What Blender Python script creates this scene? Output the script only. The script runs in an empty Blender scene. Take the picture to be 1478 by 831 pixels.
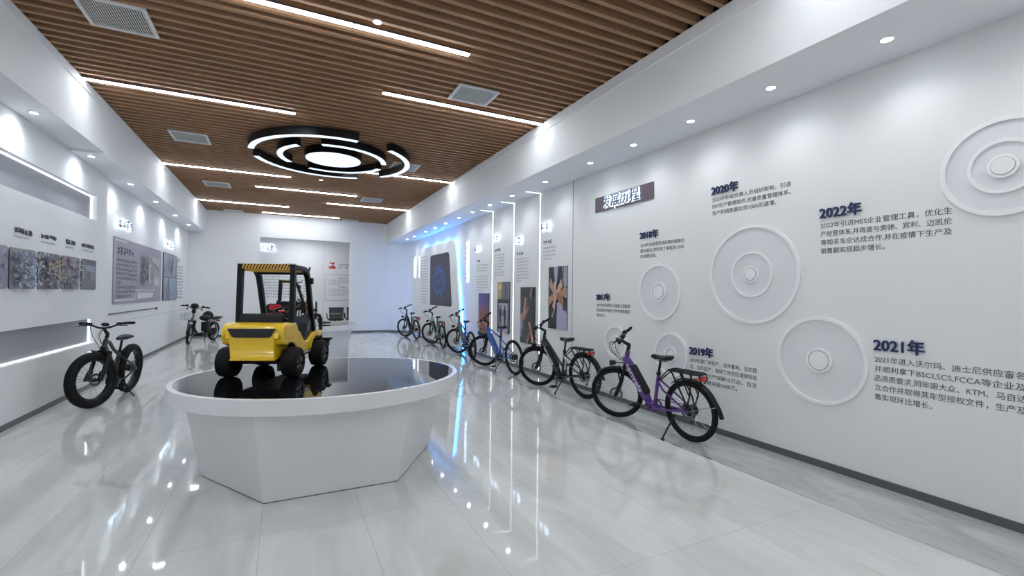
import bpy, bmesh, math, random
from mathutils import Vector, Matrix
S = bpy.context.scene
C = S.collection
PI = math.pi
R = math.radians

# ------------------------------------------------------------------ camera
cam = bpy.data.cameras.new('camera')
cam.sensor_fit = 'HORIZONTAL'
cam.sensor_width = 36.0
cam.lens = 16.2285
cam.clip_start = 0.05
cam_ob = bpy.data.objects.new('camera', cam)
C.objects.link(cam_ob)
YAW, PITCH, ROLL = R(26.379), R(0.6975), R(0.6514)
f0 = Vector((math.sin(YAW), math.cos(YAW), 0)); r0 = Vector((math.cos(YAW), -math.sin(YAW), 0)); u0 = Vector((0, 0, 1))
fw = math.cos(PITCH) * f0 + math.sin(PITCH) * u0
u1 = -math.sin(PITCH) * f0 + math.cos(PITCH) * u0
rt = math.cos(ROLL) * r0 + math.sin(ROLL) * u1
up = -math.sin(ROLL) * r0 + math.cos(ROLL) * u1
M = Matrix(((rt.x, up.x, -fw.x, 0), (rt.y, up.y, -fw.y, 0), (rt.z, up.z, -fw.z, 1.5), (0, 0, 0, 1)))
cam_ob.matrix_world = M
S.camera = cam_ob

# ------------------------------------------------------------------ world, exposure, light levels
w = bpy.data.worlds.new('world'); S.world = w
w.use_nodes = True
w.node_tree.nodes['Background'].inputs[0].default_value = (0.8, 0.85, 1, 1)
w.node_tree.nodes['Background'].inputs[1].default_value = 0.0
S.view_settings.view_transform = 'Standard'
S.view_settings.look = 'None'
S.view_settings.gamma = 1.0
S.view_settings.use_curve_mapping = False
S.view_settings.exposure = 1.45
S.cycles.use_denoising = True
S.cycles.max_bounces = 10
S.cycles.diffuse_bounces = 6
S.cycles.glossy_bounces = 5
S.cycles.sample_clamp_indirect = 6.0
STRIP = 17.5       # ceiling light strips
RING = 0.42         # ring lamp
SPOT_LEFT = 8.5
SPOT = 5.0        # downlights, watts
HALO = 0.40         # backlit lettering
SLIT = 1.0         # light slits in the wall
CYAN = 4.0
CYAN_BACK = 130.0
NICHE = 1.6

# ------------------------------------------------------------------ materials
def mat(name, col, rough=0.5, metal=0.0, emit=None, es=0.0, coat=0.0, spec=0.5):
    m = bpy.data.materials.new(name)
    m.use_nodes = True
    b = m.node_tree.nodes['Principled BSDF']
    b.inputs['Base Color'].default_value = (*col, 1)
    b.inputs['Roughness'].default_value = rough
    b.inputs['Metallic'].default_value = metal
    b.inputs['Specular IOR Level'].default_value = spec
    if coat:
        b.inputs['Coat Weight'].default_value = coat
        b.inputs['Coat Roughness'].default_value = 0.05
    if emit:
        b.inputs['Emission Color'].default_value = (*emit, 1)
        b.inputs['Emission Strength'].default_value = es
    return m
def nd(m, t, **k):
    n = m.node_tree.nodes.new(t)
    for a, v in k.items(): setattr(n, a, v)
    return n
def lk(m, a, b): m.node_tree.links.new(a, b)
def bs(m): return m.node_tree.nodes['Principled BSDF']
def noise_bump(m, scale, strength, dist=0.01):
    tc = nd(m, 'ShaderNodeTexCoord'); n = nd(m, 'ShaderNodeTexNoise'); b = nd(m, 'ShaderNodeBump')
    n.inputs['Scale'].default_value = scale; n.inputs['Detail'].default_value = 3
    b.inputs['Strength'].default_value = strength; b.inputs['Distance'].default_value = dist
    lk(m, tc.outputs['Object'], n.inputs['Vector']); lk(m, n.outputs['Fac'], b.inputs['Height']); lk(m, b.outputs['Normal'], bs(m).inputs['Normal'])
    return m

M_WALL = noise_bump(mat('wall_paint', (0.785, 0.795, 0.80), 0.6), 60, 0.03)
M_BOARD = mat('white_board', (0.80, 0.80, 0.81), 0.45)
M_SOFF = mat('soffit_paint', (0.80, 0.81, 0.83), 0.7)
M_BASE = mat('dark_baseboard', (0.10, 0.105, 0.11), 0.35)
M_BLACK = mat('black_paint', (0.006, 0.006, 0.0065), 0.35, spec=0.28)
M_SATIN = mat('satin_black', (0.010, 0.010, 0.011), 0.45, spec=0.3)
M_RUB = noise_bump(mat('tyre_rubber', (0.007, 0.007, 0.0075), 0.7, spec=0.22), 220, 0.25, 0.004)
M_STEEL = mat('steel', (0.55, 0.56, 0.58), 0.25, 1.0)
M_DSTEEL = mat('dark_steel', (0.12, 0.12, 0.13), 0.35, 0.8)
M_SPOKE = mat('wheel_grey', (0.16, 0.16, 0.17), 0.35, 0.3)
M_ALU = mat('aluminium', (0.75, 0.76, 0.78), 0.2, 1.0)
M_RED = mat('red_plastic', (0.55, 0.02, 0.02), 0.3)
M_REDL = mat('red_reflector', (0.6, 0.05, 0.04), 0.2)
M_WHITE = mat('white_gloss', (0.82, 0.83, 0.84), 0.25)
M_NAVY = mat('navy_letters', (0.008, 0.022, 0.10), 0.4)
M_TEXT = mat('grey_print', (0.10, 0.11, 0.12), 0.7)
M_TEXTL = mat('light_grey_print', (0.30, 0.31, 0.34), 0.7)
M_RING = mat('ring_relief', (0.86, 0.86, 0.87), 0.5)
M_DISC = mat('disc_relief', (0.74, 0.745, 0.768), 0.6)
M_PURP = mat('plate_purple_brown', (0.12, 0.09, 0.105), 0.45)
M_STRIP = mat('lamp_strip', (0.9, 0.9, 0.9), 0.5, emit=(0.90, 0.955, 1.0), es=STRIP)
M_RINGL = mat('lamp_ring', (0.9, 0.9, 0.9), 0.5, emit=(0.62, 0.80, 1.0), es=RING)
M_SPOTL = mat('lamp_spot', (0.9, 0.9, 0.9), 0.5, emit=(0.9, 0.95, 1.0), es=25)
M_WARM = mat('lamp_warm', (0.9, 0.9, 0.9), 0.5, emit=(1.0, 0.72, 0.48), es=8)
M_HALO = mat('halo_light', (0.9, 0.9, 0.9), 0.5, emit=(0.60, 0.78, 1.0), es=HALO * 2)
M_HALOF = mat('halo_letter_face', (0.16, 0.18, 0.22), 0.5)
M_SLIT = mat('light_slit', (0.9, 0.9, 0.9), 0.5, emit=(0.95, 0.97, 1.0), es=SLIT)
M_CYAN = mat('cyan_tube', (0.5, 0.8, 0.9), 0.5, emit=(0.025, 0.26, 1.0), es=CYAN)
M_CYANB = mat('blue_backlight', (0.5, 0.8, 0.9), 0.5, emit=(0.03, 0.33, 1.0), es=CYAN_BACK)
M_NICHE = mat('niche_tube', (0.9, 0.9, 0.9), 0.5, emit=(0.90, 0.94, 1.0), es=NICHE)
M_YEL = mat('yellow_paint', (0.84, 0.54, 0.010), 0.22, coat=0.4)
M_YEL2 = mat('yellow_roof', (0.75, 0.42, 0.01), 0.35)
M_REDB = mat('red_paint', (0.50, 0.015, 0.02), 0.25, coat=0.4)
M_GLASS = mat('black_glass', (0.006, 0.006, 0.007), 0.015, spec=0.9)
M_POD = mat('podium_white', (0.74, 0.75, 0.765), 0.3)
M_CHAIR = mat('chair_black', (0.02, 0.02, 0.022), 0.55)
M_VENT = mat('vent_white', (0.72, 0.72, 0.72), 0.5)
M_VDARK = mat('vent_dark', (0.012, 0.012, 0.014), 0.9)
M_JOINT = mat('joint_dark', (0.12, 0.125, 0.13), 0.7)  # dark tone of the wall seam and podium foot joint

# marble floor: large pale tiles, streaked along the room, thin joints
def marble(name, base, vein, joint, tx, ty, streak=(1.0, 0.22)):
    m = mat(name, base, 0.035, spec=0.8)
    tc = nd(m, 'ShaderNodeTexCoord'); mp = nd(m, 'ShaderNodeMapping')
    mp.inputs['Scale'].default_value = (streak[0], streak[1], 1); mp.inputs['Rotation'].default_value = (0, 0, R(5))
    n1 = nd(m, 'ShaderNodeTexNoise'); n1.inputs['Scale'].default_value = 3.2; n1.inputs['Detail'].default_value = 8; n1.inputs['Roughness'].default_value = 0.62; n1.inputs['Distortion'].default_value = 0.8
    cr = nd(m, 'ShaderNodeValToRGB')
    cr.color_ramp.elements[0].position = 0.36; cr.color_ramp.elements[0].color = (*vein, 1)
    cr.color_ramp.elements[1].position = 0.62; cr.color_ramp.elements[1].color = (*base, 1)
    lk(m, tc.outputs['Object'], mp.inputs['Vector']); lk(m, mp.outputs['Vector'], n1.inputs['Vector']); lk(m, n1.outputs['Fac'], cr.inputs['Fac'])
    br = nd(m, 'ShaderNodeTexBrick')
    br.offset = 0.0; br.squash = 1.0
    br.inputs['Scale'].default_value = 1.0; br.inputs['Mortar Size'].default_value = 0.0013
    br.inputs['Brick Width'].default_value = tx; br.inputs['Row Height'].default_value = ty
    br.inputs['Color1'].default_value = (0, 0, 0, 1); br.inputs['Color2'].default_value = (0, 0, 0, 1); br.inputs['Mortar'].default_value = (1, 1, 1, 1)
    mp2 = nd(m, 'ShaderNodeMapping'); mp2.inputs['Location'].default_value = (0.103 + 0.607 * 10, -2.02 + 1.21 * 10, 0)
    lk(m, tc.outputs['Object'], mp2.inputs['Vector']); lk(m, mp2.outputs['Vector'], br.inputs['Vector'])
    mx = nd(m, 'ShaderNodeMix', data_type='RGBA')
    lk(m, br.outputs['Color'], mx.inputs[0]); lk(m, cr.outputs['Color'], mx.inputs[6]); mx.inputs[7].default_value = (*joint, 1)
    lk(m, mx.outputs[2], bs(m).inputs['Base Color'])
    n2 = nd(m, 'ShaderNodeTexNoise'); n2.inputs['Scale'].default_value = 2.2; n2.inputs['Detail'].default_value = 2
    bp = nd(m, 'ShaderNodeBump'); bp.inputs['Strength'].default_value = 0.022; bp.inputs['Distance'].default_value = 0.02
    lk(m, tc.outputs['Object'], n2.inputs['Vector']); lk(m, n2.outputs['Fac'], bp.inputs['Height']); lk(m, bp.outputs['Normal'], bs(m).inputs['Normal'])
    return m
M_FLOOR = marble('pale_marble', (0.66, 0.665, 0.65), (0.54, 0.545, 0.53), (0.34, 0.34, 0.34), 0.607, 1.21)
M_FLOOR2 = marble('grey_marble', (0.46, 0.475, 0.475), (0.35, 0.365, 0.37), (0.3, 0.3, 0.3), 5.0, 1.21, (1.4, 0.5))

def wood(name, c1, c2):
    m = mat(name, c1, 0.6, spec=0.2)
    tc = nd(m, 'ShaderNodeTexCoord'); mp = nd(m, 'ShaderNodeMapping'); mp.inputs['Scale'].default_value = (1.5, 30, 30)
    n = nd(m, 'ShaderNodeTexNoise'); n.inputs['Scale'].default_value = 1.5; n.inputs['Detail'].default_value = 4
    cr = nd(m, 'ShaderNodeValToRGB'); cr.color_ramp.elements[0].color = (*c1, 1); cr.color_ramp.elements[1].color = (*c2, 1)
    cr.color_ramp.elements[0].position = 0.35; cr.color_ramp.elements[1].position = 0.65
    lk(m, tc.outputs['Object'], mp.inputs['Vector']); lk(m, mp.outputs['Vector'], n.inputs['Vector']); lk(m, n.outputs['Fac'], cr.inputs['Fac']); lk(m, cr.outputs['Color'], bs(m).inputs['Base Color'])
    return m
M_WOOD = wood('slat_wood', (0.32, 0.180, 0.098), (0.43, 0.255, 0.150))
M_WOODB = mat('slat_backing', (0.012, 0.008, 0.006), 0.9)

def stripes(name, c1, c2, freq, ax=(0, 1, 1)):
    m = mat(name, c1, 0.4)
    tc = nd(m, 'ShaderNodeTexCoord'); vm = nd(m, 'ShaderNodeVectorMath', operation='DOT_PRODUCT'); vm.inputs[1].default_value = ax
    mu = nd(m, 'ShaderNodeMath', operation='MULTIPLY'); mu.inputs[1].default_value = freq
    fr = nd(m, 'ShaderNodeMath', operation='FRACT'); gt = nd(m, 'ShaderNodeMath', operation='GREATER_THAN'); gt.inputs[1].default_value = 0.5
    mx = nd(m, 'ShaderNodeMix', data_type='RGBA'); mx.inputs[6].default_value = (*c1, 1); mx.inputs[7].default_value = (*c2, 1)
    lk(m, tc.outputs['Object'], vm.inputs[0]); lk(m, vm.outputs['Value'], mu.inputs[0]); lk(m, mu.outputs[0], fr.inputs[0]); lk(m, fr.outputs[0], gt.inputs[0])
    lk(m, gt.outputs[0], mx.inputs[0]); lk(m, mx.outputs[2], bs(m).inputs['Base Color'])
    return m
M_HAZ = stripes('hazard_stripes', (0.75, 0.42, 0.05), (0.012, 0.012, 0.012), 38, (0, 1, 0.5))
M_HAZV = stripes('hazard_bands', (0.75, 0.38, 0.04), (0.012, 0.012, 0.012), 42, (0, 0, 1))

M_ART = mat('printed_picture', (0.5, 0.5, 0.5), 0.35)
_a = nd(M_ART, 'ShaderNodeAttribute'); _a.attribute_name = 'ink'
lk(M_ART, _a.outputs['Color'], bs(M_ART).inputs['Base Color'])

# ------------------------------------------------------------------ mesh helpers
class MB:
    def __init__(s): s.bm = bmesh.new()
    def box(s, x0, x1, y0, y1, z0, z1):
        v = [s.bm.verts.new(p) for p in ((x0, y0, z0), (x1, y0, z0), (x1, y1, z0), (x0, y1, z0), (x0, y0, z1), (x1, y0, z1), (x1, y1, z1), (x0, y1, z1))]
        for f in ((3, 2, 1, 0), (4, 5, 6, 7), (0, 1, 5, 4), (1, 2, 6, 5), (2, 3, 7, 6), (3, 0, 4, 7)): s.bm.faces.new([v[i] for i in f])
        return s
    def obox(s, p0, p1, wy, wz, upv=(0, 0, 1)):
        """box-section bar from p0 to p1"""
        p0, p1 = Vector(p0), Vector(p1); d = (p1 - p0).normalized(); u = Vector(upv)
        if abs(d.dot(u)) > 0.95: u = Vector((1, 0, 0))
        a = d.cross(u).normalized(); b = a.cross(d).normalized()
        q = []
        for p in (p0, p1):
            for i, j in ((-1, -1), (1, -1), (1, 1), (-1, 1)): q.append(s.bm.verts.new(p + a * i * wy / 2 + b * j * wz / 2))
        for f in ((3, 2, 1, 0), (4, 5, 6, 7), (0, 1, 5, 4), (1, 2, 6, 5), (2, 3, 7, 6), (3, 0, 4, 7)): s.bm.faces.new([q[i] for i in f])
        return s
    def tube(s, pts, r, n=8, closed=False):
        pts = [Vector(p) for p in pts]; rs = r if isinstance(r, (list, tuple)) else [r] * len(pts)
        rings = []; prev = None; N = len(pts)
        for i, p in enumerate(pts):
            if closed: t = (pts[(i + 1) % N] - pts[i - 1])
            elif i == 0: t = pts[1] - p
            elif i == N - 1: t = p - pts[i - 1]
            else: t = (pts[i + 1] - p).normalized() + (p - pts[i - 1]).normalized()
            t.normalize()
            if prev is None:
                a = t.cross(Vector((0, 0, 1)))
                if a.length < 0.1: a = t.cross(Vector((0, 1, 0)))
            else: a = prev - t * prev.dot(t)
            a.normalize(); prev = a; b = t.cross(a)
            rings.append([s.bm.verts.new(p + (a * math.cos(k * 2 * PI / n) + b * math.sin(k * 2 * PI / n)) * rs[i]) for k in range(n)])
        for i in range(N if closed else N - 1):
            A, B = rings[i], rings[(i + 1) % N]
            for k in range(n): s.bm.faces.new((A[k], A[(k + 1) % n], B[(k + 1) % n], B[k]))
        if not closed:
            s.bm.faces.new(rings[0][::-1]); s.bm.faces.new(rings[-1])
        return s
    def cyl(s, p0, p1, r0, r1=None, n=20):
        return s.tube([p0, p1], [r0, r0 if r1 is None else r1], n)
    def lathe(s, prof, n=48, axis='z', c=(0, 0, 0), closed=False, sx=1.0, sy=1.0):
        rings = []
        for k in range(n):
            a = 2 * PI * k / n; ca, sa = math.cos(a), math.sin(a); ring = []
            for rad, h in prof:
                if axis == 'z': p = (c[0] + rad * ca * sx, c[1] + rad * sa * sy, c[2] + h)
                elif axis == 'y': p = (c[0] + rad * ca, c[1] + h, c[2] + rad * sa)
                else: p = (c[0] + h, c[1] + rad * ca, c[2] + rad * sa)
                ring.append(s.bm.verts.new(p))
            rings.append(ring)
        m = len(prof)
        for k in range(n):
            A, B = rings[k], rings[(k + 1) % n]
            for i in range(m if closed else m - 1):
                j = (i + 1) % m
                s.bm.faces.new((A[i], A[j], B[j], B[i]))
        if not closed:
            s.bm.faces.new([r_[0] for r_ in rings]); s.bm.faces.new([r_[-1] for r_ in rings])
        return s
    def torus(s, c, Rm, r, n=40, m=10, axis='y', squash=1.0):
        return s.lathe([(Rm + r * math.cos(2 * PI * i / m), r * squash * math.sin(2 * PI * i / m)) for i in range(m)], n, axis, c, True)
    def prism(s, poly, a0, a1, plane='xz'):
        """extrude 2D poly; plane xz -> along y, xy -> along z, yz -> along x"""
        def P(u, v, a): return {'xz': (u, a, v), 'xy': (u, v, a), 'yz': (a, u, v)}[plane]
        A = [s.bm.verts.new(P(u, v, a0)) for u, v in poly]; B = [s.bm.verts.new(P(u, v, a1)) for u, v in poly]
        n = len(poly)
        s.bm.faces.new(A); s.bm.faces.new(B[::-1])
        for i in range(n): s.bm.faces.new((A[i], B[i], B[(i + 1) % n], A[(i + 1) % n]))
        return s
    def arc_band(s, r0, r1, z0, z1, a0, a1, n=40, c=(0, 0)):
        rings = []
        for k in range(n + 1):
            a = R(a0 + (a1 - a0) * k / n); ca, sa = math.cos(a), math.sin(a)
            rings.append([s.bm.verts.new((c[0] + r_ * ca, c[1] + r_ * sa, z_)) for r_, z_ in ((r0, z0), (r1, z0), (r1, z1), (r0, z1))])
        for k in range(n):
            A, B = rings[k], rings[k + 1]
            for i in range(4): s.bm.faces.new((A[i], A[(i + 1) % 4], B[(i + 1) % 4], B[i]))
        s.bm.faces.new(rings[0]); s.bm.faces.new(rings[-1])
        return s
    def ell(s, c, rx, ry, rz, n=16, m=10):
        return s.lathe([(max(1e-4, math.cos(-PI / 2 + PI * i / m)), math.sin(-PI / 2 + PI * i / m)) for i in range(m + 1)], n).xf_last((m + 1) * n, c, rx, ry, rz)
    def xf_last(s, cnt, c, rx, ry, rz):
        s.bm.verts.ensure_lookup_table()
        for v in s.bm.verts[-cnt:]: v.co = Vector((c[0] + v.co.x * rx, c[1] + v.co.y * ry, c[2] + v.co.z * rz))
        return s
    def xf(s, mtx):
        bmesh.ops.transform(s.bm, matrix=mtx, verts=s.bm.verts); return s
    def build(s, name, m, parent=None, bevel=0.0, smooth=True, seg=2):
        bmesh.ops.recalc_face_normals(s.bm, faces=s.bm.faces)
        me = bpy.data.meshes.new(name); s.bm.to_mesh(me); s.bm.free()
        if smooth:
            for p in me.polygons: p.use_smooth = True
            me.set_sharp_from_angle(angle=R(35))
        me.materials.append(m)
        o = bpy.data.objects.new(name, me); C.objects.link(o)
        if parent: o.parent = parent
        if bevel:
            b = o.modifiers.new('bevel', 'BEVEL'); b.width = bevel; b.segments = seg; b.limit_method = 'ANGLE'; b.angle_limit = R(40)
            b.harden_normals = False
        return o

def tag(o, label, cat, group=None, kind=None):
    if label: o['label'] = label
    if cat: o['category'] = cat
    if group: o['group'] = group
    if kind: o['kind'] = kind
    return o
def thing(name, label, cat, loc=(0, 0, 0), rot=(0, 0, 0), group=None, mtx=None):
    o = bpy.data.objects.new(name, None); C.objects.link(o); o.empty_display_size = 0.1
    if mtx is not None: o.matrix_world = mtx
    else: o.location = loc; o.rotation_euler = rot
    return tag(o, label, cat, group)
def struct(mb, name, m, **k):
    o = mb.build(name, m, **k); o['kind'] = 'structure'; return o
def copy_tree(o, parent=None):
    c = o.copy(); C.objects.link(c)
    if parent: c.parent = parent
    for ch in list(o.children): copy_tree(ch, c)
    return c

def wall_r(y, z, off=0.0007, X=4.277): return Matrix(((0, 0, -1, X - off), (-1, 0, 0, y), (0, 1, 0, z), (0, 0, 0, 1)))
def wall_l(y, z, X, off=0.0007): return Matrix(((0, 0, 1, X + off), (1, 0, 0, y), (0, 1, 0, z), (0, 0, 0, 1)))
YB, TB = 17.707, 0.0457
BW = Matrix.Translation((0, YB, 0)) @ Matrix.Rotation(TB, 4, 'Z')
def wall_b(u, z, v=0.0, off=0.0007): return BW @ Matrix(((1, 0, 0, u), (0, 0, -1, v - off), (0, 1, 0, z), (0, 0, 0, 1)))

# text ------------------------------------------------------------
def text_bm(lines, em, pitch, bold=0.0, depth=0.0, width=None):
    """rows of glyphs in the (u,v) plane, first row's top at v=0, growing downward"""
    bm = bmesh.new()
    for i, ln in enumerate(lines):
        cu = bpy.data.curves.new('txt', 'FONT'); cu.body = ln; cu.size = 1.0; cu.resolution_u = 3
        cu.offset = bold
        cu.extrude = depth / em / 2 if depth else 0.0
        ob = bpy.data.objects.new('txt', cu); C.objects.link(ob)
        dg = bpy.context.evaluated_depsgraph_get(); me = bpy.data.meshes.new_from_object(ob.evaluated_get(dg))
        bpy.data.objects.remove(ob); bpy.data.curves.remove(cu)
        xs = [v.co.x for v in me.vertices]; x0 = min(xs); x1 = max(xs)
        sx = em if not width else width / (x1 - x0)
        me.transform(Matrix.Translation((0, -i * pitch - em * 0.80, depth / 2)) @ Matrix.Diagonal((sx, em, em, 1)) @ Matrix.Translation((-x0, 0, 0)))
        bm.from_mesh(me); bpy.data.meshes.remove(me)
    return bm
def text_obj(name, lines, em, pitch, m, mtx=None, parent=None, bold=0.0, depth=0.0, width=None):
    b = MB(); b.bm.free(); b.bm = text_bm(lines, em, pitch, bold, depth, width)
    me = bpy.data.meshes.new(name); b.bm.to_mesh(me); b.bm.free(); me.materials.append(m)
    o = bpy.data.objects.new(name, me); C.objects.link(o)
    if parent: o.parent = parent
    if mtx is not None:
        if parent: o.matrix_local = mtx
        else: o.matrix_world = mtx
    return o

def glyph_rects(rnd, em):
    """strokes of one small illegible character cell"""
    q = []; t = em * 0.10
    for _ in range(rnd.choice((3, 3, 4))):
        v = rnd.uniform(0.08, 0.86) * em; a = rnd.uniform(0.05, 0.25) * em; q.append((a, em * 0.88 - a * 0.3, v, v + t))
    for _ in range(rnd.choice((1, 2, 2))):
        u = rnd.uniform(0.12, 0.78) * em; q.append((u, u + t, em * rnd.uniform(0.04, 0.3), em * rnd.uniform(0.7, 0.96)))
    return q
def pseudo_mb(rows, em, pitch, seed, depth=0.0006, cols=1, colpitch=0.0):
    rnd = random.Random(seed); b = MB()
    for i, n in enumerate(rows):
        for k in range(n):
            for (a, c, d, e) in glyph_rects(rnd, em):
                b.box(k * em * 1.06 + a, k * em * 1.06 + c, -i * pitch - em + d, -i * pitch - em + e, 0, depth)
    return b
def halo_sign(name, label, mtx, rows=None, em=0.2, pitch=0.2, seed=1, text=None, group=None, back=0.016):
    t = thing(name, label, 'sign', mtx=mtx, group=group)
    if text:
        f = text_obj('letter_faces', [text], em, pitch, M_HALOF, Matrix.Translation((0, 0, 0.046)), t, bold=0.0, depth=0.012)
        g = text_obj('letter_glow', [text], em, pitch, M_HALO, Matrix.Translation((0, 0, 0.028)), t, bold=0.06, depth=0.012)
    else:
        b = pseudo_mb(rows, em, pitch, seed, 0.012); b.xf(Matrix.Translation((0, 0, 0.046))); b.build('letter_faces', M_HALOF, t, smooth=False)
        rnd = random.Random(seed); b = MB(); e = em * back * 4
        for i, n in enumerate(rows):
            for k in range(n):
                for (a, c, d, h) in glyph_rects(rnd, em):
                    b.box(k * em * 1.06 + a - e, k * em * 1.06 + c + e, -i * pitch - em + d - e, -i * pitch - em + h + e, 0.030, 0.042)
        b.build('letter_glow', M_HALO, t, smooth=False)
    return t

# flat printed art -------------------------------------------------
def art_obj(name, w, h, layers, parent, z0=0.0, step=0.0005, base=None):
    """layers: (poly in 0..1 uv, colour); v from the bottom; colours linear"""
    bm = bmesh.new(); ink = bm.faces.layers.int.new('i'); cols = []
    if base is not None: layers = [([(0, 0), (1, 0), (1, 1), (0, 1)], base)] + list(layers)
    for k, (poly, col) in enumerate(layers):
        cols.append(col)
        f = bm.faces.new([bm.verts.new((min(max(u, 0), 1) * w, min(max(v, 0), 1) * h, z0 + k * step)) for u, v in poly]); f[ink] = k
    me = bpy.data.meshes.new(name); bm.to_mesh(me)
    at = me.attributes.new('ink', 'FLOAT_COLOR', 'FACE'); il = me.attributes['i']
    idx = [il.data[i].value for i in range(len(me.polygons))]
    at = me.attributes['ink']
    for i in range(len(me.polygons)): at.data[i].color = (*cols[idx[i]], 1)
    bm.free(); me.materials.append(M_ART)
    o = bpy.data.objects.new(name, me); C.objects.link(o); o.parent = parent
    return o
def rrect(w, h, r, n=6):
    q = []
    for cx, cy, a in ((w - r, h - r, 0), (r, h - r, 90), (r, r, 180), (w - r, r, 270)):
        for k in range(n + 1): q.append((cx + r * math.cos(R(a + 90 * k / n)), cy + r * math.sin(R(a + 90 * k / n))))
    return q
def blob(cx, cy, rx, ry, n=14, rot=0.0):
    return [(cx + rx * math.cos(2 * PI * k / n) * math.cos(rot) - ry * math.sin(2 * PI * k / n) * math.sin(rot), cy + rx * math.cos(2 * PI * k / n) * math.sin(rot) + ry * math.sin(2 * PI * k / n) * math.cos(rot)) for k in range(n)]
def strokeq(x0, y0, x1, y1, w0, w1=None):
    w1 = w0 if w1 is None else w1; dx, dy = x1 - x0, y1 - y0; L = math.hypot(dx, dy) or 1; nx, ny = -dy / L, dx / L
    return [(x0 + nx * w0, y0 + ny * w0), (x0 - nx * w0, y0 - ny * w0), (x1 - nx * w1, y1 - ny * w1), (x1 + nx * w1, y1 + ny * w1)]

# ================================================================== STRUCTURE
XR, XRS, ZS, ZC = 4.277, 3.50, 3.375, 4.09
XLN, XLF, XLS = -2.61, -2.70, -2.25
YF = -7.0
# floor
struct(MB().box(-3.2, 3.532, YF, 20.2, -0.1, 0), 'floor', M_FLOOR, smooth=False)
struct(MB().box(3.552, 4.6, YF, 20.2, -0.1, 0), 'floor_border', M_FLOOR2, smooth=False)
tr = struct(MB().box(3.532, 3.552, YF, 17.6, -0.05, 0.003), 'trim_1', M_ALU, smooth=False)
# ceiling: backing + slats
struct(MB().box(-2.9, 4.4, YF, 18.3, ZC + 0.15, ZC + 0.25), 'ceiling', M_WOODB, smooth=False)
b = MB(); k = 0
y = 5.854 - 0.15138 * 59
while y < 18.0:
    b.box(XLS - 0.03, XRS + 0.03, y, y + 0.050, ZC, ZC + 0.1495); y += 0.15138
struct(b, 'ceiling_slats', M_WOOD, smooth=False)
# right wall with a rounded far corner
arc = []
cx, cy, rr = 3.30, 16.88, 0.977
for i in range(17):
    a = R(90 * i / 16); arc.append((cx + rr * math.cos(a), cy + rr * math.sin(a)))
struct(MB().box(XR, XR + 0.2, YF, cy, 0, ZC), 'wall_right', M_WALL, smooth=False)
poly = arc + [(cx - 0.02, 18.2), (XR + 0.2, 18.2), (XR + 0.2, cy)]
struct(MB().prism(poly, 0, ZC, 'xy'), 'wall_right_corner', M_WALL)
poly = [(XR, YF), (XR - 0.012, YF)] + [(cx + (rr - 0.012) * math.cos(R(90 * i / 16)), cy + (rr - 0.012) * math.sin(R(90 * i / 16))) for i in range(17)] + arc[::-1]
struct(MB().prism(poly, 0, 0.062, 'xy'), 'baseboard_right', M_BASE)
struct(MB().box(XRS, XR + 0.1, YF, 18.0, ZS, ZC), 'soffit_right', M_SOFF, smooth=False)
struct(MB().box(XRS - 0.012, XRS, YF, 18.0, ZC - 0.13, ZC), 'trim_2', M_SOFF, smooth=False)
# left wall: near section with two lit pockets, far section set back
b = MB()
for z0, z1 in ((0, 0.665), (1.045, 2.56), (2.935, 3.5)): b.box(-2.69, XLN, YF, 9.30, z0, z1)
b.box(-2.9, XLN, 9.30, 9.74, 0, 3.5)
struct(b, 'wall_left', M_WALL, smooth=False)
struct(MB().box(-2.9, XLF, 9.74, 18.2, 0, 3.5), 'wall_left_recess', M_WALL, smooth=False)
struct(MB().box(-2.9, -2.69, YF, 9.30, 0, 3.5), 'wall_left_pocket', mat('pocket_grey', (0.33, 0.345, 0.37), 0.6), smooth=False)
b = MB(); b.box(XLN, XLN + 0.012, YF, 9.752, 0, 0.062); b.box(XLF, XLF + 0.012, 9.74, 17.6, 0, 0.062)
struct(b, 'baseboard_left', M_BASE, smooth=False)
b = MB(); b.box(-2.9, XLS, YF, 8.2, 3.395, ZC); b.box(-2.9, XLS, 8.2, 18.0, 3.36, ZC)
struct(b, 'soffit_left', M_SOFF, smooth=False)
struct(MB().box(XLS, XLS + 0.012, YF, 18.0, ZC - 0.10, ZC), 'trim_3', M_SOFF, smooth=False)
# back wall with a wide opening
b = MB(); b.box(-2.9, -0.71, 0, 0.12, 0, ZC); b.box(2.19, 3.36, 0, 0.12, 0, ZC); b.box(-0.71, 2.19, 0, 0.12, 3.31, ZC)
o = struct(b, 'wall_back', M_WALL, smooth=False); o.matrix_world = BW
b = MB(); b.box(-2.75, -0.71, -0.012, 0, 0, 0.062); b.box(2.19, 3.3, -0.012, 0, 0, 0.062)
o = struct(b, 'baseboard_back', M_BASE, smooth=False); o.matrix_world = BW
for nm, q in (('wall_alcove_back', (-3.1, 4.3, 1.6, 1.7)), ('wall_alcove_left', (-3.1, -3.0, 0.12, 1.6)), ('wall_alcove_right', (4.0, 4.1, 0.12, 1.6))):
    o = struct(MB().box(*q, 0, 3.5), nm, M_WALL, smooth=False); o.matrix_world = BW
b = MB(); b.box(-3.1, 4.1, 0.12, 1.7, 3.5, 3.6)
o = struct(b, 'ceiling_alcove', M_SOFF, smooth=False); o.matrix_world = BW
struct(MB().box(-3.0, 4.6, YF - 0.1, YF, 0, ZC), 'wall_front', M_WALL, smooth=False)
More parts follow.
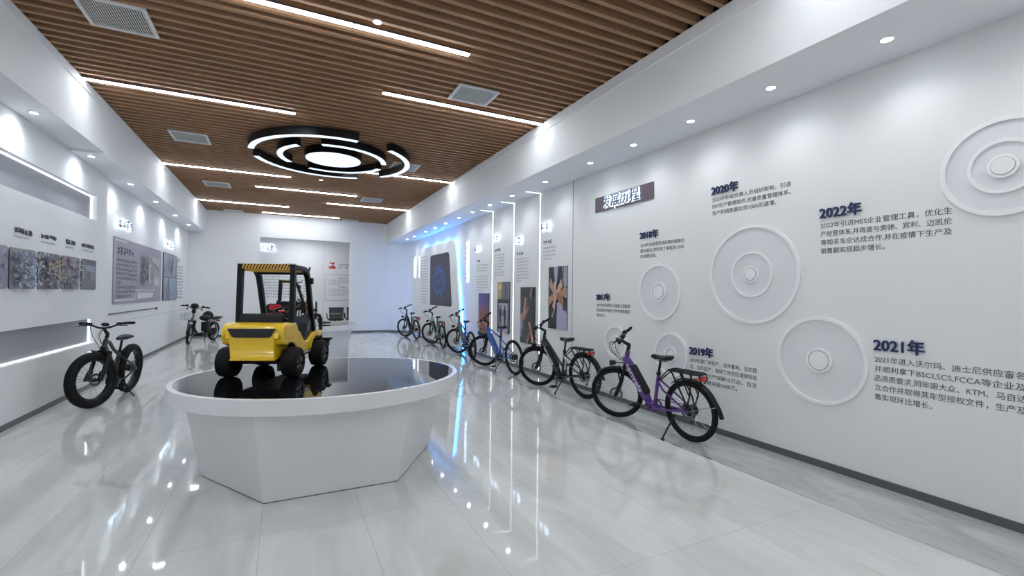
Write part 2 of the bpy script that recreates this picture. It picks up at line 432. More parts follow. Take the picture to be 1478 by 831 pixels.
# seams
struct(MB().box(XR - 0.003, XR, 6.375, 6.383, 0.062, ZS), 'trim_4', M_JOINT, smooth=False)
o = struct(MB().box(1.476, 1.482, 1.597, 1.6, 0, 3.4), 'trim_5', M_TEXTL, smooth=False); o.matrix_world = BW
struct(MB().box(XLF, XLF + 0.002, 11.7, 17.3, 0.904, 0.91), 'trim_6', M_TEXTL, smooth=False)

# ================================================================== CEILING FITTINGS
def strip_light():
    t = thing('ceiling_light', '', 'ceiling light')
    MB().box(-1.19, 1.19, -0.032, 0.032, 0.008, 0.03).build('housing', M_DSTEEL, t, smooth=False)
    MB().box(-1.186, -0.009, -0.028, 0.028, 0, 0.008).build('diffuser', M_STRIP, t, smooth=False)
    MB().box(0.009, 1.186, -0.028, 0.028, 0, 0.008).build('diffuser', M_STRIP, t, smooth=False)
    return t
strips = [(-1.07, 7.36, 'white linear ceiling light at the left, nearest of the left row'), (-1.07, 11.54, 'white linear ceiling light at the left, between the two square vents'),
          (-1.07, 15.66, 'white linear ceiling light at the left, last before the back wall'),
          (2.30, 6.05, 'white linear ceiling light at the right, beside the nearest right vent'), (2.27, 10.25, 'white linear ceiling light at the right, partly hidden by the round lamp'),
          (2.30, 14.42, 'white linear ceiling light at the right, last before the back wall'),
          (0.57, 4.65, 'large white linear ceiling light in the middle, cut by the top of the photo'), (0.54, 12.95, 'white linear ceiling light in the middle, beyond the round lamp'), (0.54, 17.15, 'white linear ceiling light in the middle, closest to the back wall'),
          (-1.07, 3.16, 'white linear ceiling light at the left, above and behind the view'), (2.30, 1.87, 'white linear ceiling light at the right, above the view'), (0.57, 0.45, 'white linear ceiling light in the middle, above the viewer'),
          (-1.07, -1.04, 'white linear ceiling light added at the left, unseen behind the viewer'), (2.30, -2.31, 'white linear ceiling light added at the right, unseen behind the viewer'), (0.57, -3.75, 'white linear ceiling light added in the middle, unseen behind the viewer'), (-1.07, -5.24, 'white linear ceiling light added at the left, unseen far behind the viewer')]  # unseen rows continue the spacing, added to brighten the near end
p0 = strip_light()
for i, (x, y, lab) in enumerate(strips):
    o = p0 if i == 0 else copy_tree(p0)
    o.location = (x, y, ZC - 0.03); o['label'] = lab; o['group'] = 'linear lights in the slatted ceiling'

def vent(dx, dy, nf, label):
    t = thing('air_vent', label, 'air vent', group='air vents in the slatted ceiling')
    x, y = dx / 2, dy / 2
    b = MB(); b.box(-x, x, -y, -y + 0.03, 0, 0.02); b.box(-x, x, y - 0.03, y, 0, 0.02); b.box(-x, -x + 0.03, -y + 0.03, y - 0.03, 0, 0.02); b.box(x - 0.03, x, -y + 0.03, y - 0.03, 0, 0.02)
    b.build('frame', M_VENT, t, smooth=False)
    MB().box(-x + 0.03, x - 0.03, -y + 0.03, y - 0.03, 0.017, 0.02).build('duct_shade', M_VDARK, t, smooth=False)  # black sheet paints in the darkness of the duct behind the fins
    b = MB()
    for k in range(nf):
        u = -x + 0.03 + (k + 0.5) * (dx - 0.06) / nf; b.box(u - 0.0042, u + 0.0042, -y + 0.03, y - 0.03, 0.001, 0.008)
    b.build('louvre', M_VENT, t, smooth=False)
    return t
for x, y, dy, lab in ((-1.445, 5.57, 0.54, 'white louvred vent at the upper left, largest and nearest'), (-1.445, 9.41, 0.56, 'white louvred vent at the left between the first two left lights'),
                      (-1.475, 13.27, 0.56, 'white louvred vent at the left, third from the viewer'), (-1.475, 17.40, 0.28, 'white louvred vent at the left touching the back wall'),
                      (2.19, 5.61, 0.48, 'white louvred vent at the right above the nearest right light'), (2.20, 9.48, 0.54, 'white louvred vent seen behind the round lamp'),
                      (2.19, 13.36, 0.56, 'white louvred vent at the right beyond the round lamp'), (2.15, 17.60, 0.28, 'white louvred vent at the right touching the back wall')):
    v = vent(0.54, dy, 24, lab); v.location = (x, y, ZC - 0.02)

def spot(name, m, r=0.05, power=None, col=(0.95, 0.98, 1), cone=136):
    t = thing(name, '', 'downlight')
    MB().lathe([(r * 0.72, 0.0), (r * 0.74, -0.006), (r * 1.05, -0.006), (r * 1.1, 0.0)], 24, 'z').build('bezel', M_WHITE, t)
    MB().lathe([(0.0005, -0.003), (r * 0.72, -0.003), (r * 0.72, 0.0)], 24, 'z').build('lens', m, t)
    if power:
        l = bpy.data.lights.new('beam', 'SPOT'); l.energy = power; l.color = col; l.spot_size = R(cone); l.spot_blend = 1.0; l.shadow_soft_size = 0.03
        lo = bpy.data.objects.new('beam', l); C.objects.link(lo); lo.parent = t; lo.location = (0, 0, -0.02)
    return t
ORD = ['first', 'second', 'third', 'fourth', 'fifth', 'sixth', 'seventh', 'eighth', 'ninth', 'tenth', 'eleventh', 'twelfth', 'thirteenth', 'fourteenth', 'fifteenth', 'sixteenth', 'seventeenth']
sp0 = spot('downlight', M_SPOTL, 0.05, SPOT)
rs = [1.78, 2.67, 3.58, 4.48, 5.39, 6.65, 7.89, 8.95, 9.95, 10.87, 11.92, 12.90, 13.86, 15.25, 16.2]
for i, y in enumerate(rs):
    o = sp0 if i == 0 else copy_tree(sp0)
    o.location = (3.895, y, ZS); o['label'] = 'round downlight in the right soffit, %s from the near end' % ORD[i]; o['group'] = 'downlights in the right soffit'
spl = spot('downlight', M_SPOTL, 0.05, SPOT_LEFT, (0.80, 0.90, 1.0), 150)
for i, y in enumerate([6.75, 8.42, 10.3, 12.1, 14.05, 15.9]):
    o = spl if i == 0 else copy_tree(spl)
    o.location = (-2.44, y, 3.395 if y < 8.2 else 3.36); o['label'] = 'round downlight in the left soffit, %s from the near end' % ORD[i]; o['group'] = 'downlights in the left soffit'
for y in (0.85, -0.1, -1.05, -2.0, -3.0, -4.0):
    o = copy_tree(sp0); o.location = (3.895, y, ZS); o['label'] = 'round downlight in the right soffit, behind the viewer'; o['group'] = 'downlights in the right soffit behind the viewer'
for y in (-3.2, -1.3, 0.6, 2.5, 4.4):
    o = copy_tree(spl); o.location = (-2.44, y, 3.395); o['label'] = 'round downlight in the left soffit, out of view to the left'; o['group'] = 'downlights in the left soffit out of view'
wd = spot('downlight', M_WARM, 0.045)
wd.location = (0.77, 4.52, ZC - 0.001); tag(wd, 'small warm downlight between the slats beside the nearest middle light', 'downlight')
wd = copy_tree(wd); wd.location = (0.75, 11.57, ZC - 0.001); wd['label'] = 'small warm downlight between the slats beyond the round lamp'
# unseen panel lamp, added to light the alcove
t = thing('added_panel_light', 'unseen panel light added on the alcove ceiling beyond the back opening', 'ceiling light', mtx=BW @ Matrix.Translation((0.7, 0.55, 3.48)))
MB().box(-0.62, 0.62, -0.32, 0.32, 0, 0.02).build('frame', M_WHITE, t, smooth=False)
MB().box(-0.6, 0.6, -0.3, 0.3, -0.006, 0).build('diffuser', mat('alcove_diffuser', (0.9, 0.9, 0.9), 0.5, emit=(0.93, 0.96, 1), es=4.0), t, smooth=False)

# round lamp of concentric arcs
t = thing('ring_lamp', 'round ceiling lamp of black arcs with glowing undersides around a disc', 'ceiling light', (0.80, 9.10, 3.93))
H = 0.13
MB().lathe([(0.0005, 0.004), (0.475, 0.004), (0.49, 0.0), (0.50, 0.0), (0.50, H), (0.0005, H)], 64).build('disc_housing', M_BLACK, t)
MB().lathe([(0.0005, -0.004), (0.475, -0.004), (0.475, 0.004), (0.0005, 0.004)], 64).build('disc_diffuser', M_RINGL, t)
for a in (0, 120, 240): MB().cyl((0.3 * math.cos(R(a)), 0.3 * math.sin(R(a)), H), (0.3 * math.cos(R(a)), 0.3 * math.sin(R(a)), ZC - 3.9307), 0.008, n=10).build('suspension_rod', M_BLACK, t)
def lamp_arc(r, a0, a1):
    w_ = 0.055
    h = MB().arc_band(r - w_, r + w_, 0.002, H, a0, a1).build('arc_housing', M_BLACK, t)
    MB().arc_band(r - w_ + 0.008, r + w_ - 0.008, -0.004, 0.002, a0 + 0.4, a1 - 0.4).build('arc_diffuser', M_RINGL, h)
    for a in (a0 * 0.92 + a1 * 0.08, a0 * 0.45 + a1 * 0.55): MB().cyl((r * math.cos(R(a)), r * math.sin(R(a)), H), (r * math.cos(R(a)), r * math.sin(R(a)), ZC - 3.9307), 0.008, n=10).build('suspension_rod', M_BLACK, h)
for a0, a1 in ((144, 227), (-107, -8), (15, 115)): lamp_arc(0.89, a0, a1)
for a0, a1 in ((-177, -79), (64, 163), (-53, 41)): lamp_arc(1.33, a0, a1)

# ================================================================== RIGHT WALL DISPLAYS
G_TIME = 'year headings on the right wall'
EM, PT = 0.0535, 0.0745
def year_text(year, y, zh, zp, lines, width, where):
    t = thing('timeline_text', 'navy %s年 heading with small grey text, %s' % (year, where), 'wall lettering', mtx=wall_r(y, zh), group=G_TIME)
    text_obj('year_heading', [year + '年'], 0.118, 0.12, M_NAVY, Matrix.Translation((0, 0.094, 0.001)), t, bold=0.013, depth=0.014, width=0.33)
    # rows share one scale: fit the first row, reuse it for the rest
    sc = None
    for i, ln in enumerate(lines):
        q = text_obj('lettering', [ln], EM, PT, M_TEXT, Matrix.Translation((0.005, zp - zh - i * PT, 0.0)), t, depth=0.0012, bold=0.001)
        xw = max(v.co.x for v in q.data.vertices)
        if i < len(lines) - 1: sc = width / xw
        q.data.transform(Matrix.Diagonal((sc, 1, 1, 1)))
    return t
year_text('2017', 5.72, 1.42, 1.365, ['2017年总经理正式组建工贸集团', '队重视外贸部并于同年销售额突', '破500万。'], 0.75, 'lowest left of the timeline')
year_text('2018', 4.77, 2.25, 2.185, ['2018年总经理带领同事积极参加', '国内展会,并实现了销售的150%', '的递增目标。'], 0.75, 'under the dark title plate')
year_text('2019', 3.92, 0.82, 0.775, ['2019年建厂并投产，当年拿地，当年建', '设，当年投产，得到了所在区域领导政', '府支持，生产突破15万台，自主', '品牌销售额突破6000万。'], 0.85, 'behind the rear rack of the purple bicycle')
year_text('2020', 3.62, 2.625, 2.59, ['2020年积极完善人员组织架构，引进', 'ERP生产管理软件,完善质量管理体系。', '生产和销售额实现100%的递增。'], 0.89, 'above the largest complete ring')
year_text('2022', 2.46, 2.20, 2.155, ['2022年引进MES企业管理工具，优化生', '产经营体系,并再度与奔驰、宾利、迈凯伦', '等知名车企达成合作,并在疫情下生产及', '销售额实现稳步增长。'], 0.90, 'left of the ring cut by the right edge')
year_text('2021', 2.04, 1.082, 1.03, ['2021年进入沃尔玛、迪士尼供应商名录', '并顺利拿下BSCI,SCS,FCCA等企业及产', '品资质要求,同年跟大众、KTM、马自达建', '立合作并取得其车型授权文件，生产及销', '售实现环比增长。'], 0.90, 'lowest right of the timeline')

def ring_relief(y, z, r, inner, hub, disc, label):
    t = thing('ring_relief', label, 'wall decoration', mtx=wall_r(y, z), group='white ring reliefs on the timeline wall')
    w_ = 0.0155
    MB().lathe([(0.0005, 0.0), (r - w_, 0.0), (r - w_, 0.003), (0.0005, 0.003)], 72).build('backing_disc', M_DISC, t)
    MB().lathe([(r - w_, 0.0), (r + w_, 0.0), (r + w_, 0.016), (r - w_, 0.016)], 72, closed=True).build('outer_ring', M_RING, t)
    if inner: MB().lathe([(inner - 0.011, 0.003), (inner + 0.011, 0.003), (inner + 0.011, 0.014), (inner - 0.011, 0.014)], 64, closed=True).build('inner_ring', M_RING, t)
    MB().lathe([(hub - 0.009, 0.003), (hub + 0.009, 0.003), (hub + 0.009, 0.018), (hub - 0.009, 0.018)], 48, closed=True).build('hub_ring', M_RING, t)
    MB().lathe([(0.0005, 0.003), (disc, 0.003), (disc, 0.022), (0.0005, 0.022)], 40).build('hub', M_RING, t)
ring_relief(5.26, 0.82, 0.225, 0, 0.09, 0.055, 'small white ring relief behind the purple bicycle handlebar')
ring_relief(4.42, 1.54, 0.345, 0, 0.115, 0.078, 'white ring relief below the 2018 text')
ring_relief(4.21, 0.775, 0.255, 0, 0.085, 0.05, 'white ring relief behind the purple bicycle saddle')
ring_relief(3.13, 1.725, 0.488, 0.222, 0.075, 0.058, 'large white double ring relief below the 2020 text')
ring_relief(2.46, 0.94, 0.372, 0, 0.10, 0.08, 'white ring relief beside the 2021 text')
ring_relief(1.29, 2.385, 0.315, 0.17, 0.07, 0.058, 'white double ring relief at the top right, cut by the right edge')

t = thing('title_plate', 'dark plate with glowing 发展历程 letters at the top of the timeline', 'sign', mtx=wall_r(5.76, 2.75))
MB().box(0, 1.24, 0, 0.22, 0, 0.012).build('plate', M_PURP, t, smooth=False)
text_obj('letter_faces', ['发展历程'], 0.185, 0.2, M_HALOF, Matrix.Translation((0.22, 0.192, 0.040)), t, bold=0.004, depth=0.012, width=0.78)
text_obj('letter_glow', ['发展历程'], 0.185, 0.2, M_HALO, Matrix.Translation((0.215, 0.193, 0.022)), t, bold=0.040, depth=0.014, width=0.79)

def panel_text(y0, zt, title, rows, em, pitch, seed, label, gap=None):
    t = thing('panel_text', label, 'wall lettering', mtx=wall_r(y0, zt), group='text columns on the lit panels')
    pseudo_mb([title], 0.075, 0.08, seed, 0.004).build('heading', M_TEXT, t, smooth=False)
    b = pseudo_mb(rows, em, pitch, seed + 5, 0.0008); b.xf(Matrix.Translation((0, -0.125, 0))); b.build('paragraph', M_TEXTL, t, smooth=False)
panel_text(7.35, 2.48, 4, [10, 10, 10, 7], 0.041, 0.066, 11, 'short grey text column above the picture of joined hands')
panel_text(8.43, 2.345, 4, [12, 12, 12, 12, 12, 12, 12, 5], 0.041, 0.064, 12, 'grey text column above the picture of clapping hands')
panel_text(9.52, 2.50, 4, [12, 12, 12, 12, 12, 8, 12, 12, 2], 0.041, 0.064, 13, 'grey text column above the picture of two standing men')
panel_text(10.61, 2.325, 3, [16, 16, 16, 2, 16, 16, 16, 16, 16, 9], 0.042, 0.068, 14, 'grey text column above the orange sunset picture')
GH = 'glowing two-character signs on the lit panels'
halo_sign('glowing_sign', 'glowing two-character sign on the panel with the joined hands picture', wall_r(7.37, 2.79), [2], 0.15, 0.16, 21, group=GH)
halo_sign('glowing_sign', 'glowing two-character sign above the clapping hands picture', wall_r(8.47, 2.65), [2], 0.155, 0.16, 22, group=GH)
halo_sign('glowing_sign', 'glowing two-character sign above the two standing men picture', wall_r(9.54, 2.82), [2], 0.155, 0.16, 23, group=GH)
halo_sign('glowing_sign', 'glowing two-character sign above the orange sunset picture', wall_r(10.63, 2.66), [2], 0.165, 0.17, 24, group=GH)
halo_sign('glowing_sign', 'tall glowing vertical sign right of the blue lit board', wall_r(11.27, 2.84), [1] * 8, 0.125, 0.131, 25)
halo_sign('glowing_sign', 'glowing sign of two upright rows at the rounded corner', wall_r(16.62, 2.76), [2] * 6, 0.11, 0.118, 26)
for y, lab in ((7.47, 'between the clapping hands and the joined hands pictures'), (8.56, 'between the two men and the clapping hands pictures'), (9.64, 'between the sunset and the two men pictures')):
    t = thing('light_slit', 'white vertical light slit %s' % lab, 'light', (XR - 0.004, y, 0), group='vertical light slits in the right wall')
    MB().box(0, 0.004, -0.012, 0.012, 0.065, ZS - 0.002).build('wall_tube', M_SLIT, t, smooth=False)
    MB().box(-0.30, 0.0, -0.012, 0.012, ZS - 0.006, ZS - 0.002).build('soffit_tube', M_SLIT, t, smooth=False)

# pictures
SK1, SK2, SK3 = (0.50, 0.27, 0.20), (0.36, 0.17, 0.11), (0.62, 0.40, 0.33)
def picture(y0, z0, w_, h, layers, base, label):
    t = thing('wall_picture', label, 'picture', mtx=wall_r(y0, z0), group='tall pictures on the right wall')
    MB().box(0, w_, 0, h, 0, 0.012).build('mount_board', M_DSTEEL, t, smooth=False)
    art_obj('print', w_, h, layers, t, 0.0126, base=base)
def hand(cx, cy, ang, L, col, wd=0.045, asp=0.55):
    """forearm with a palm and fingers as flat ink shapes; ang in degrees, pointing to the fingers"""
    a = R(ang); dx, dy = math.cos(a), math.sin(a) * asp
    q = [(strokeq(cx - dx * L, cy - dy * L, cx, cy, wd * 1.5, wd * 1.1), col), (blob(cx + dx * 0.05, cy + dy * 0.05, wd * 1.9, wd * 1.2, 12, a), col)]
    d2 = tuple(c * 0.75 for c in col); d3 = tuple(min(1, c * 1.15) for c in col)
    for i in range(4):
        an = a + R(-18 + 12 * i); ox, oy = math.cos(an), math.sin(an) * asp
        q.append((strokeq(cx + ox * 0.05, cy + oy * 0.05, cx + ox * (0.20 + 0.02 * (i % 2)), cy + oy * (0.20 + 0.02 * (i % 2)), wd * 0.36, wd * 0.26), d3 if i % 2 else d2))
    return q
rnd = random.Random(4)
L4 = [([(0.28, 1), (0.52, 1), (0.46, 0.72), (0.38, 0.68)], (0.38, 0.40, 0.52)), ([(0.72, 1), (1, 1), (1, 0.7), (0.86, 0.62)], (0.30, 0.34, 0.44)), ([(0.80, 1), (0.86, 1), (0.76, 0.66), (0.72, 0.66)], (0.10, 0.11, 0.13)),
      ([(0.48, 0.42), (0.78, 0.46), (1, 0.25), (1, 0), (0.46, 0)], (0.44, 0.40, 0.58)), ([(0.78, 0.44), (1, 0.5), (1, 0.3), (0.80, 0.3)], (0.07, 0.075, 0.08)), ([(0.86, 0.6), (1, 0.66), (1, 0.5), (0.88, 0.5)], (0.42, 0.44, 0.50)),
      ([(0.30, 0.30), (0.36, 0.31), (0.24, 0.18), (0.18, 0.18)], (0.42, 0.38, 0.42)), ([(0.0, 0.12), (0.46, 0.05), (0.46, 0), (0, 0)], (0.012, 0.012, 0.014))]
for cx_, cy_, an, L_, c_ in ((0.30, 0.62, -50, 0.34, SK1), (0.62, 0.66, 230, 0.20, SK3), (0.66, 0.55, 200, 0.34, (0.42, 0.25, 0.12)), (0.26, 0.50, 30, 0.3, SK1), (0.40, 0.44, 70, 0.22, SK3), (0.70, 0.47, 150, 0.2, SK2), (0.42, 0.70, -80, 0.10, (0.5, 0.44, 0.38))): L4 += hand(cx_, cy_, an, L_, c_, 0.05)
picture(7.12, 0.895, 0.60, 1.085, L4, (0.028, 0.030, 0.036), 'tall picture of many joined hands, nearest on the right wall')
L3 = [([(0, 1), (1, 1), (1, 0.86), (0, 0.8)], (0.04, 0.042, 0.04)), ([(0, 0.42), (0.5, 0.30), (0.72, 0.12), (0.62, 0), (0, 0)], (0.075, 0.085, 0.09)), ([(0.0, 0.52), (0.14, 0.5), (0.2, 0.3), (0.10, 0.2), (0, 0.24)], (0.36, 0.32, 0.46)), ([(0.0, 0.22), (0.08, 0.2), (0.1, 0.12), (0, 0.1)], (0.30, 0.28, 0.40)),
      ([(0.70, 0.66), (1, 0.74), (1, 0.40), (0.78, 0.46)], (0.035, 0.035, 0.038))]
for cx_, cy_, an, L_, c_ in ((0.34, 0.70, 75, 0.28, SK1), (0.46, 0.56, 50, 0.36, SK2), (0.30, 0.52, 35, 0.26, SK1), (0.74, 0.28, 110, 0.34, SK1), (0.86, 0.16, 100, 0.3, SK3), (0.62, 0.10, 60, 0.22, SK2), (0.80, 0.90, 70, 0.16, (0.25, 0.18, 0.15))): L3 += hand(cx_, cy_, an, L_, c_, 0.048)
picture(8.21, 0.535, 0.60, 1.095, L3, (0.055, 0.058, 0.058), 'tall grey picture of clapping hands on the right wall')
L2 = [([(0, 1), (1, 1), (1, 0.66), (0, 0.66)], (0.16, 0.15, 0.20)), ([(0.04, 1), (0.36, 1), (0.30, 0.68), (0.06, 0.66)], (0.55, 0.36, 0.10)), (blob(0.2, 0.9, 0.14, 0.06), (0.75, 0.55, 0.22)), ([(0.62, 1), (0.74, 1), (0.74, 0.66), (0.62, 0.66)], (0.10, 0.09, 0.16)), ([(0.86, 1), (1, 1), (1, 0.66), (0.86, 0.66)], (0.22, 0.19, 0.14)),
      ([(0, 0.66), (1, 0.66), (1, 0.56), (0, 0.56)], (0.02, 0.02, 0.022)), ([(0.12, 0.58), (0.86, 0.58), (0.86, 0.0), (0.12, 0.0)], (0.48, 0.45, 0.56)), ([(0.86, 0.6), (1, 0.6), (1, 0), (0.86, 0)], (0.03, 0.03, 0.03)), ([(0.90, 0.6), (0.93, 0.6), (0.93, 0), (0.90, 0)], (0.32, 0.30, 0.38)), ([(0.36, 0.58), (0.40, 0.58), (0.40, 0), (0.36, 0)], (0.30, 0.28, 0.36)), ([(0, 0.6), (0.12, 0.6), (0.12, 0), (0, 0)], (0.02, 0.02, 0.02))]
DK = (0.018, 0.016, 0.022)
for x_ in (0.28, 0.64):
    s_ = 1 if x_ < 0.5 else -1
    L2 += [(blob(x_, 0.515, 0.05, 0.025), DK), (blob(x_, 0.42, 0.085, 0.075), DK), (strokeq(x_ - 0.03, 0.36, x_ - 0.05, 0.08, 0.035, 0.022), DK), (strokeq(x_ + 0.03, 0.36, x_ + 0.05, 0.08, 0.035, 0.022), DK), (strokeq(x_ + 0.06 * s_, 0.45, x_ + 0.12 * s_, 0.35, 0.022), DK), (strokeq(x_ + 0.12 * s_, 0.35, 0.46, 0.36, 0.018), DK), (strokeq(x_ - 0.08 * s_, 0.45, x_ - 0.09 * s_, 0.28, 0.02), DK)]
picture(9.31, 0.655, 0.605, 1.095, L2, (0.05, 0.05, 0.055), 'tall picture of two dark figures shaking hands by a bright window')
L1 = []
for i in range(24):
    v = i / 24; L1.append(([(0, v), (1, v), (1, v + 1 / 24 + 0.002), (0, v + 1 / 24 + 0.002)], tuple(a * (1 - f) + b_ * f for a, b_, f in zip((0.55, 0.17, 0.03), (0.075, 0.05, 0.20), [min(1, max(0, (v - 0.30) / 0.5))] * 3)) if v > 0.12 else (0.02, 0.013, 0.01)))
for x_, v_ in ((0.25, 0.52), (0.42, 0.58), (0.60, 0.63), (0.80, 0.70), (0.93, 0.60)): L1 += [(strokeq(x_, 0.12, x_, v_, 0.055, 0.03), (0.30, 0.07, 0.035)), (blob(x_, v_, 0.05, 0.03), (0.26, 0.06, 0.04))]
for i in range(9): L1.append((blob(rnd.uniform(0.3, 0.95), rnd.uniform(0.12, 0.36), 0.07, 0.03), rnd.choice([(0.75, 0.45, 0.02), (0.65, 0.35, 0.02), (0.30, 0.12, 0.02)])))
for i in range(5): L1.append((blob(rnd.uniform(0.05, 0.95), rnd.uniform(0.05, 0.12), 0.12, 0.03), (0.012, 0.010, 0.008)))
picture(10.40, 0.44, 0.61, 1.06, L1, (0.05, 0.03, 0.08), 'tall picture of raised hands against an orange and purple sunset')

# blue lit board
t = thing('display_board', 'white display board with blue lit edges at the far right wall', 'display board', mtx=wall_r(15.75, 0.0))
outl = [(-0.70, 0.03), (4.40, 0.03), (3.77, 2.86), (3.66, 2.96), (0.12, 2.98), (0.02, 2.90)]
MB().prism(outl, 0.065, 0.085, 'xy').build('board', M_BOARD, t, smooth=False)
b = MB(); ins = [((u - 1.9) * 0.87 + 1.9, (v - 1.5) * 0.85 + 1.5) for u, v in outl]
b.prism(ins, 0.0, 0.065, 'xy'); b.build('spacer_frame', M_BOARD, t, smooth=False)
b = MB(); b.tube([(x_, v, 0.036) for x_, v in ((4.375, 0.05), (3.745, 2.85), (3.65, 2.935), (0.13, 2.955), (0.045, 2.88), (-0.67, 0.05))], 0.022, 8); b.build('edge_tube', M_CYAN, t)
ctr = (1.87, 1.5)
def inset(k, kv): return [((u - ctr[0]) * k + ctr[0], (v - ctr[1]) * kv + ctr[1]) for u, v in outl]
A_, B_ = inset(0.965, 0.945), inset(0.930, 0.900); b = MB()
for i in range(len(outl)):
    if i == 0: continue
    j = (i + 1) % len(outl); b.prism([A_[i], A_[j], B_[j], B_[i]], 0.059, 0.0645, 'xy')
b.build('hidden_backlight', M_CYANB, t, smooth=False)  # hidden strips added behind the board to strengthen the blue wash
po = [(1.47, 1.12), (1.45, 2.60), (1.52, 2.67), (3.20, 2.66), (3.28, 2.58), (3.55, 1.18), (3.48, 1.115)]
MB().prism(po, 0.085, 0.095, 'xy').build('picture_panel', mat('midnight_print', (0.016, 0.017, 0.032), 0.35), t, smooth=False)
rnd = random.Random(9); b = MB()
M_BLUE = mat('blue_ink', (0.06, 0.16, 0.62), 0.4)
for k in range(120):
    a = rnd.uniform(0, 2 * PI); r_ = rnd.gauss(0.50, 0.07); x_ = 2.40 + r_ * math.cos(a) * 1.05; z_ = 1.83 + r_ * math.sin(a) * 0.78
    a2 = a + rnd.uniform(-0.5, 0.5); r2 = r_ + rnd.uniform(-0.12, 0.12)
    q = strokeq(x_, z_, 2.40 + r2 * math.cos(a2) * 1.05, 1.83 + r2 * math.sin(a2) * 0.78, 0.006)
    b.prism(q, 0.095, 0.0965, 'xy')
for q in ([(2.05, 1.50), (2.20, 2.10)], [(2.20, 2.10), (2.78, 2.16)], [(2.78, 2.16), (2.70, 1.60)], [(2.70, 1.60), (2.05, 1.50)], [(2.25, 1.72), (2.62, 1.98)], [(2.40, 2.42), (2.40, 2.58)]): b.prism(strokeq(*q[0], *q[1], 0.014), 0.095, 0.0968, 'xy')
b.build('network_drawing', M_BLUE, t, smooth=False)
b = pseudo_mb([16] * 17, 0.05, 0.094, 31, 0.001); b.xf(Matrix.Translation((0.30, 2.70, 0.085))); b.build('paragraph', M_TEXTL, t, smooth=False)
MB().box(0.06, 0.15, 2.02, 2.74, 0.085, 0.09).build('glow_bar', M_SLIT, t, smooth=False)  # glowing bar put in for the sign's brightness at the board edge

# ================================================================== LEFT WALL DISPLAYS
for z, kind, lab in ((2.56, 'u', 'white light line round the upper wall pocket'), (0.665, 'l', 'white light line round the lower wall pocket')):
    zt_ = 2.935 if kind == 'u' else 1.045
    t = thing('light_line', lab + ' of the left wall', 'light', (-2.688, 0, 0))
    zz = zt_ - 0.012 if kind == 'u' else z + 0.004
    MB().box(-0.001, 0.008, YF, 9.296, zz, zz + 0.010).build('long_tube', M_NICHE, t, smooth=False)
    MB().box(-0.001, 0.008, 9.286, 9.298, z + 0.004, zt_ - 0.002).build('end_tube', M_NICHE, t, smooth=False)
def left_photo(y0, y1, z0, z1, layers, base, label):
    w_, h = y1 - y0, z1 - z0
    t = thing('workshop_photo', label, 'picture', mtx=wall_l(y0, z0, XLN), group='rounded workshop photographs on the left wall')
    MB().prism(rrect(w_, h, 0.035), 0, 0.012, 'xy').build('mount_board', M_DSTEEL, t, smooth=False)
    o = art_obj('print', w_, h, [(
        [(u / w_, v / h) for u, v in rrect(w_, h, 0.035)], base)] + [([(0.02 + 0.96 * u, 0.02 + 0.96 * v) for u, v in p], c_) for p, c_ in layers], t, 0.0126)
def mottled(seed, cols, n, s0=0.05, s1=0.16):
    q = random.Random(seed); out = []
    for _ in range(n):
        x_, z_ = q.uniform(0.02, 0.94), q.uniform(0.03, 0.94); a, c_ = q.uniform(s0, s1), q.uniform(s0, s1)
        out.append(([(max(0, x_ - a * q.uniform(.3, .8)), max(0, z_ - c_ * .5)), (min(1, x_ + a * .6), max(0, z_ - c_ * q.uniform(.2, .7))), (min(1, x_ + a * .5), min(1, z_ + c_ * .6)), (max(0, x_ - a * .5), min(1, z_ + c_ * .4))], q.choice(cols)))
    return out
GB = [(0.34, 0.40, 0.55), (0.16, 0.24, 0.50), (0.58, 0.60, 0.66), (0.24, 0.25, 0.28), (0.44, 0.45, 0.40), (0.08, 0.14, 0.34), (0.50, 0.54, 0.64), (0.14, 0.15, 0.17)]
left_photo(6.08, 6.70, 1.49, 1.94, mottled(1, [(0.30, 0.28, 0.40), (0.20, 0.2, 0.3), (0.4, 0.38, 0.5)], 30), (0.30, 0.28, 0.38), 'rounded purple-grey photograph cut by the left edge')
left_photo(6.74, 7.31, 1.49, 1.935, mottled(2, GB, 260, 0.03, 0.10), (0.28, 0.29, 0.33), 'rounded photograph of crowded blue-grey parts, under the largest heading')
DG = [(0.20, 0.20, 0.24), (0.28, 0.28, 0.33), (0.12, 0.12, 0.15), (0.38, 0.37, 0.44), (0.09, 0.09, 0.11), (0.33, 0.30, 0.36)]
YL = (0.55, 0.40, 0.12)
left_photo(7.38, 7.97, 1.49, 1.935, mottled(3, DG, 160, 0.03, 0.12) + [(strokeq(0.05, 0.62, 0.98, 0.93, 0.012), YL), (strokeq(0.1, 0.55, 0.98, 0.78, 0.010), YL), (strokeq(0.3, 0.40, 0.98, 0.30, 0.012), YL)] + [(strokeq(x_, 0.3, x_, 0.85, 0.006), YL) for x_ in (0.55, 0.7, 0.85)], (0.17, 0.16, 0.18), 'rounded photograph of a grey hall with yellow rails')
left_photo(8.03, 8.61, 1.49, 1.935, [([(0, 0.72), (1, 0.78), (1, 1), (0, 1)], (0.36, 0.27, 0.42))] + mottled(5, DG, 140, 0.03, 0.12) + [(strokeq(0.62, 0.2, 0.62, 0.72, 0.012), (0.38, 0.34, 0.24)), ([(0, 0.72), (1, 0.76), (1, 0.80), (0, 0.75)], (0.45, 0.40, 0.50))], (0.23, 0.21, 0.26), 'rounded photograph of a workshop under a lilac ceiling')
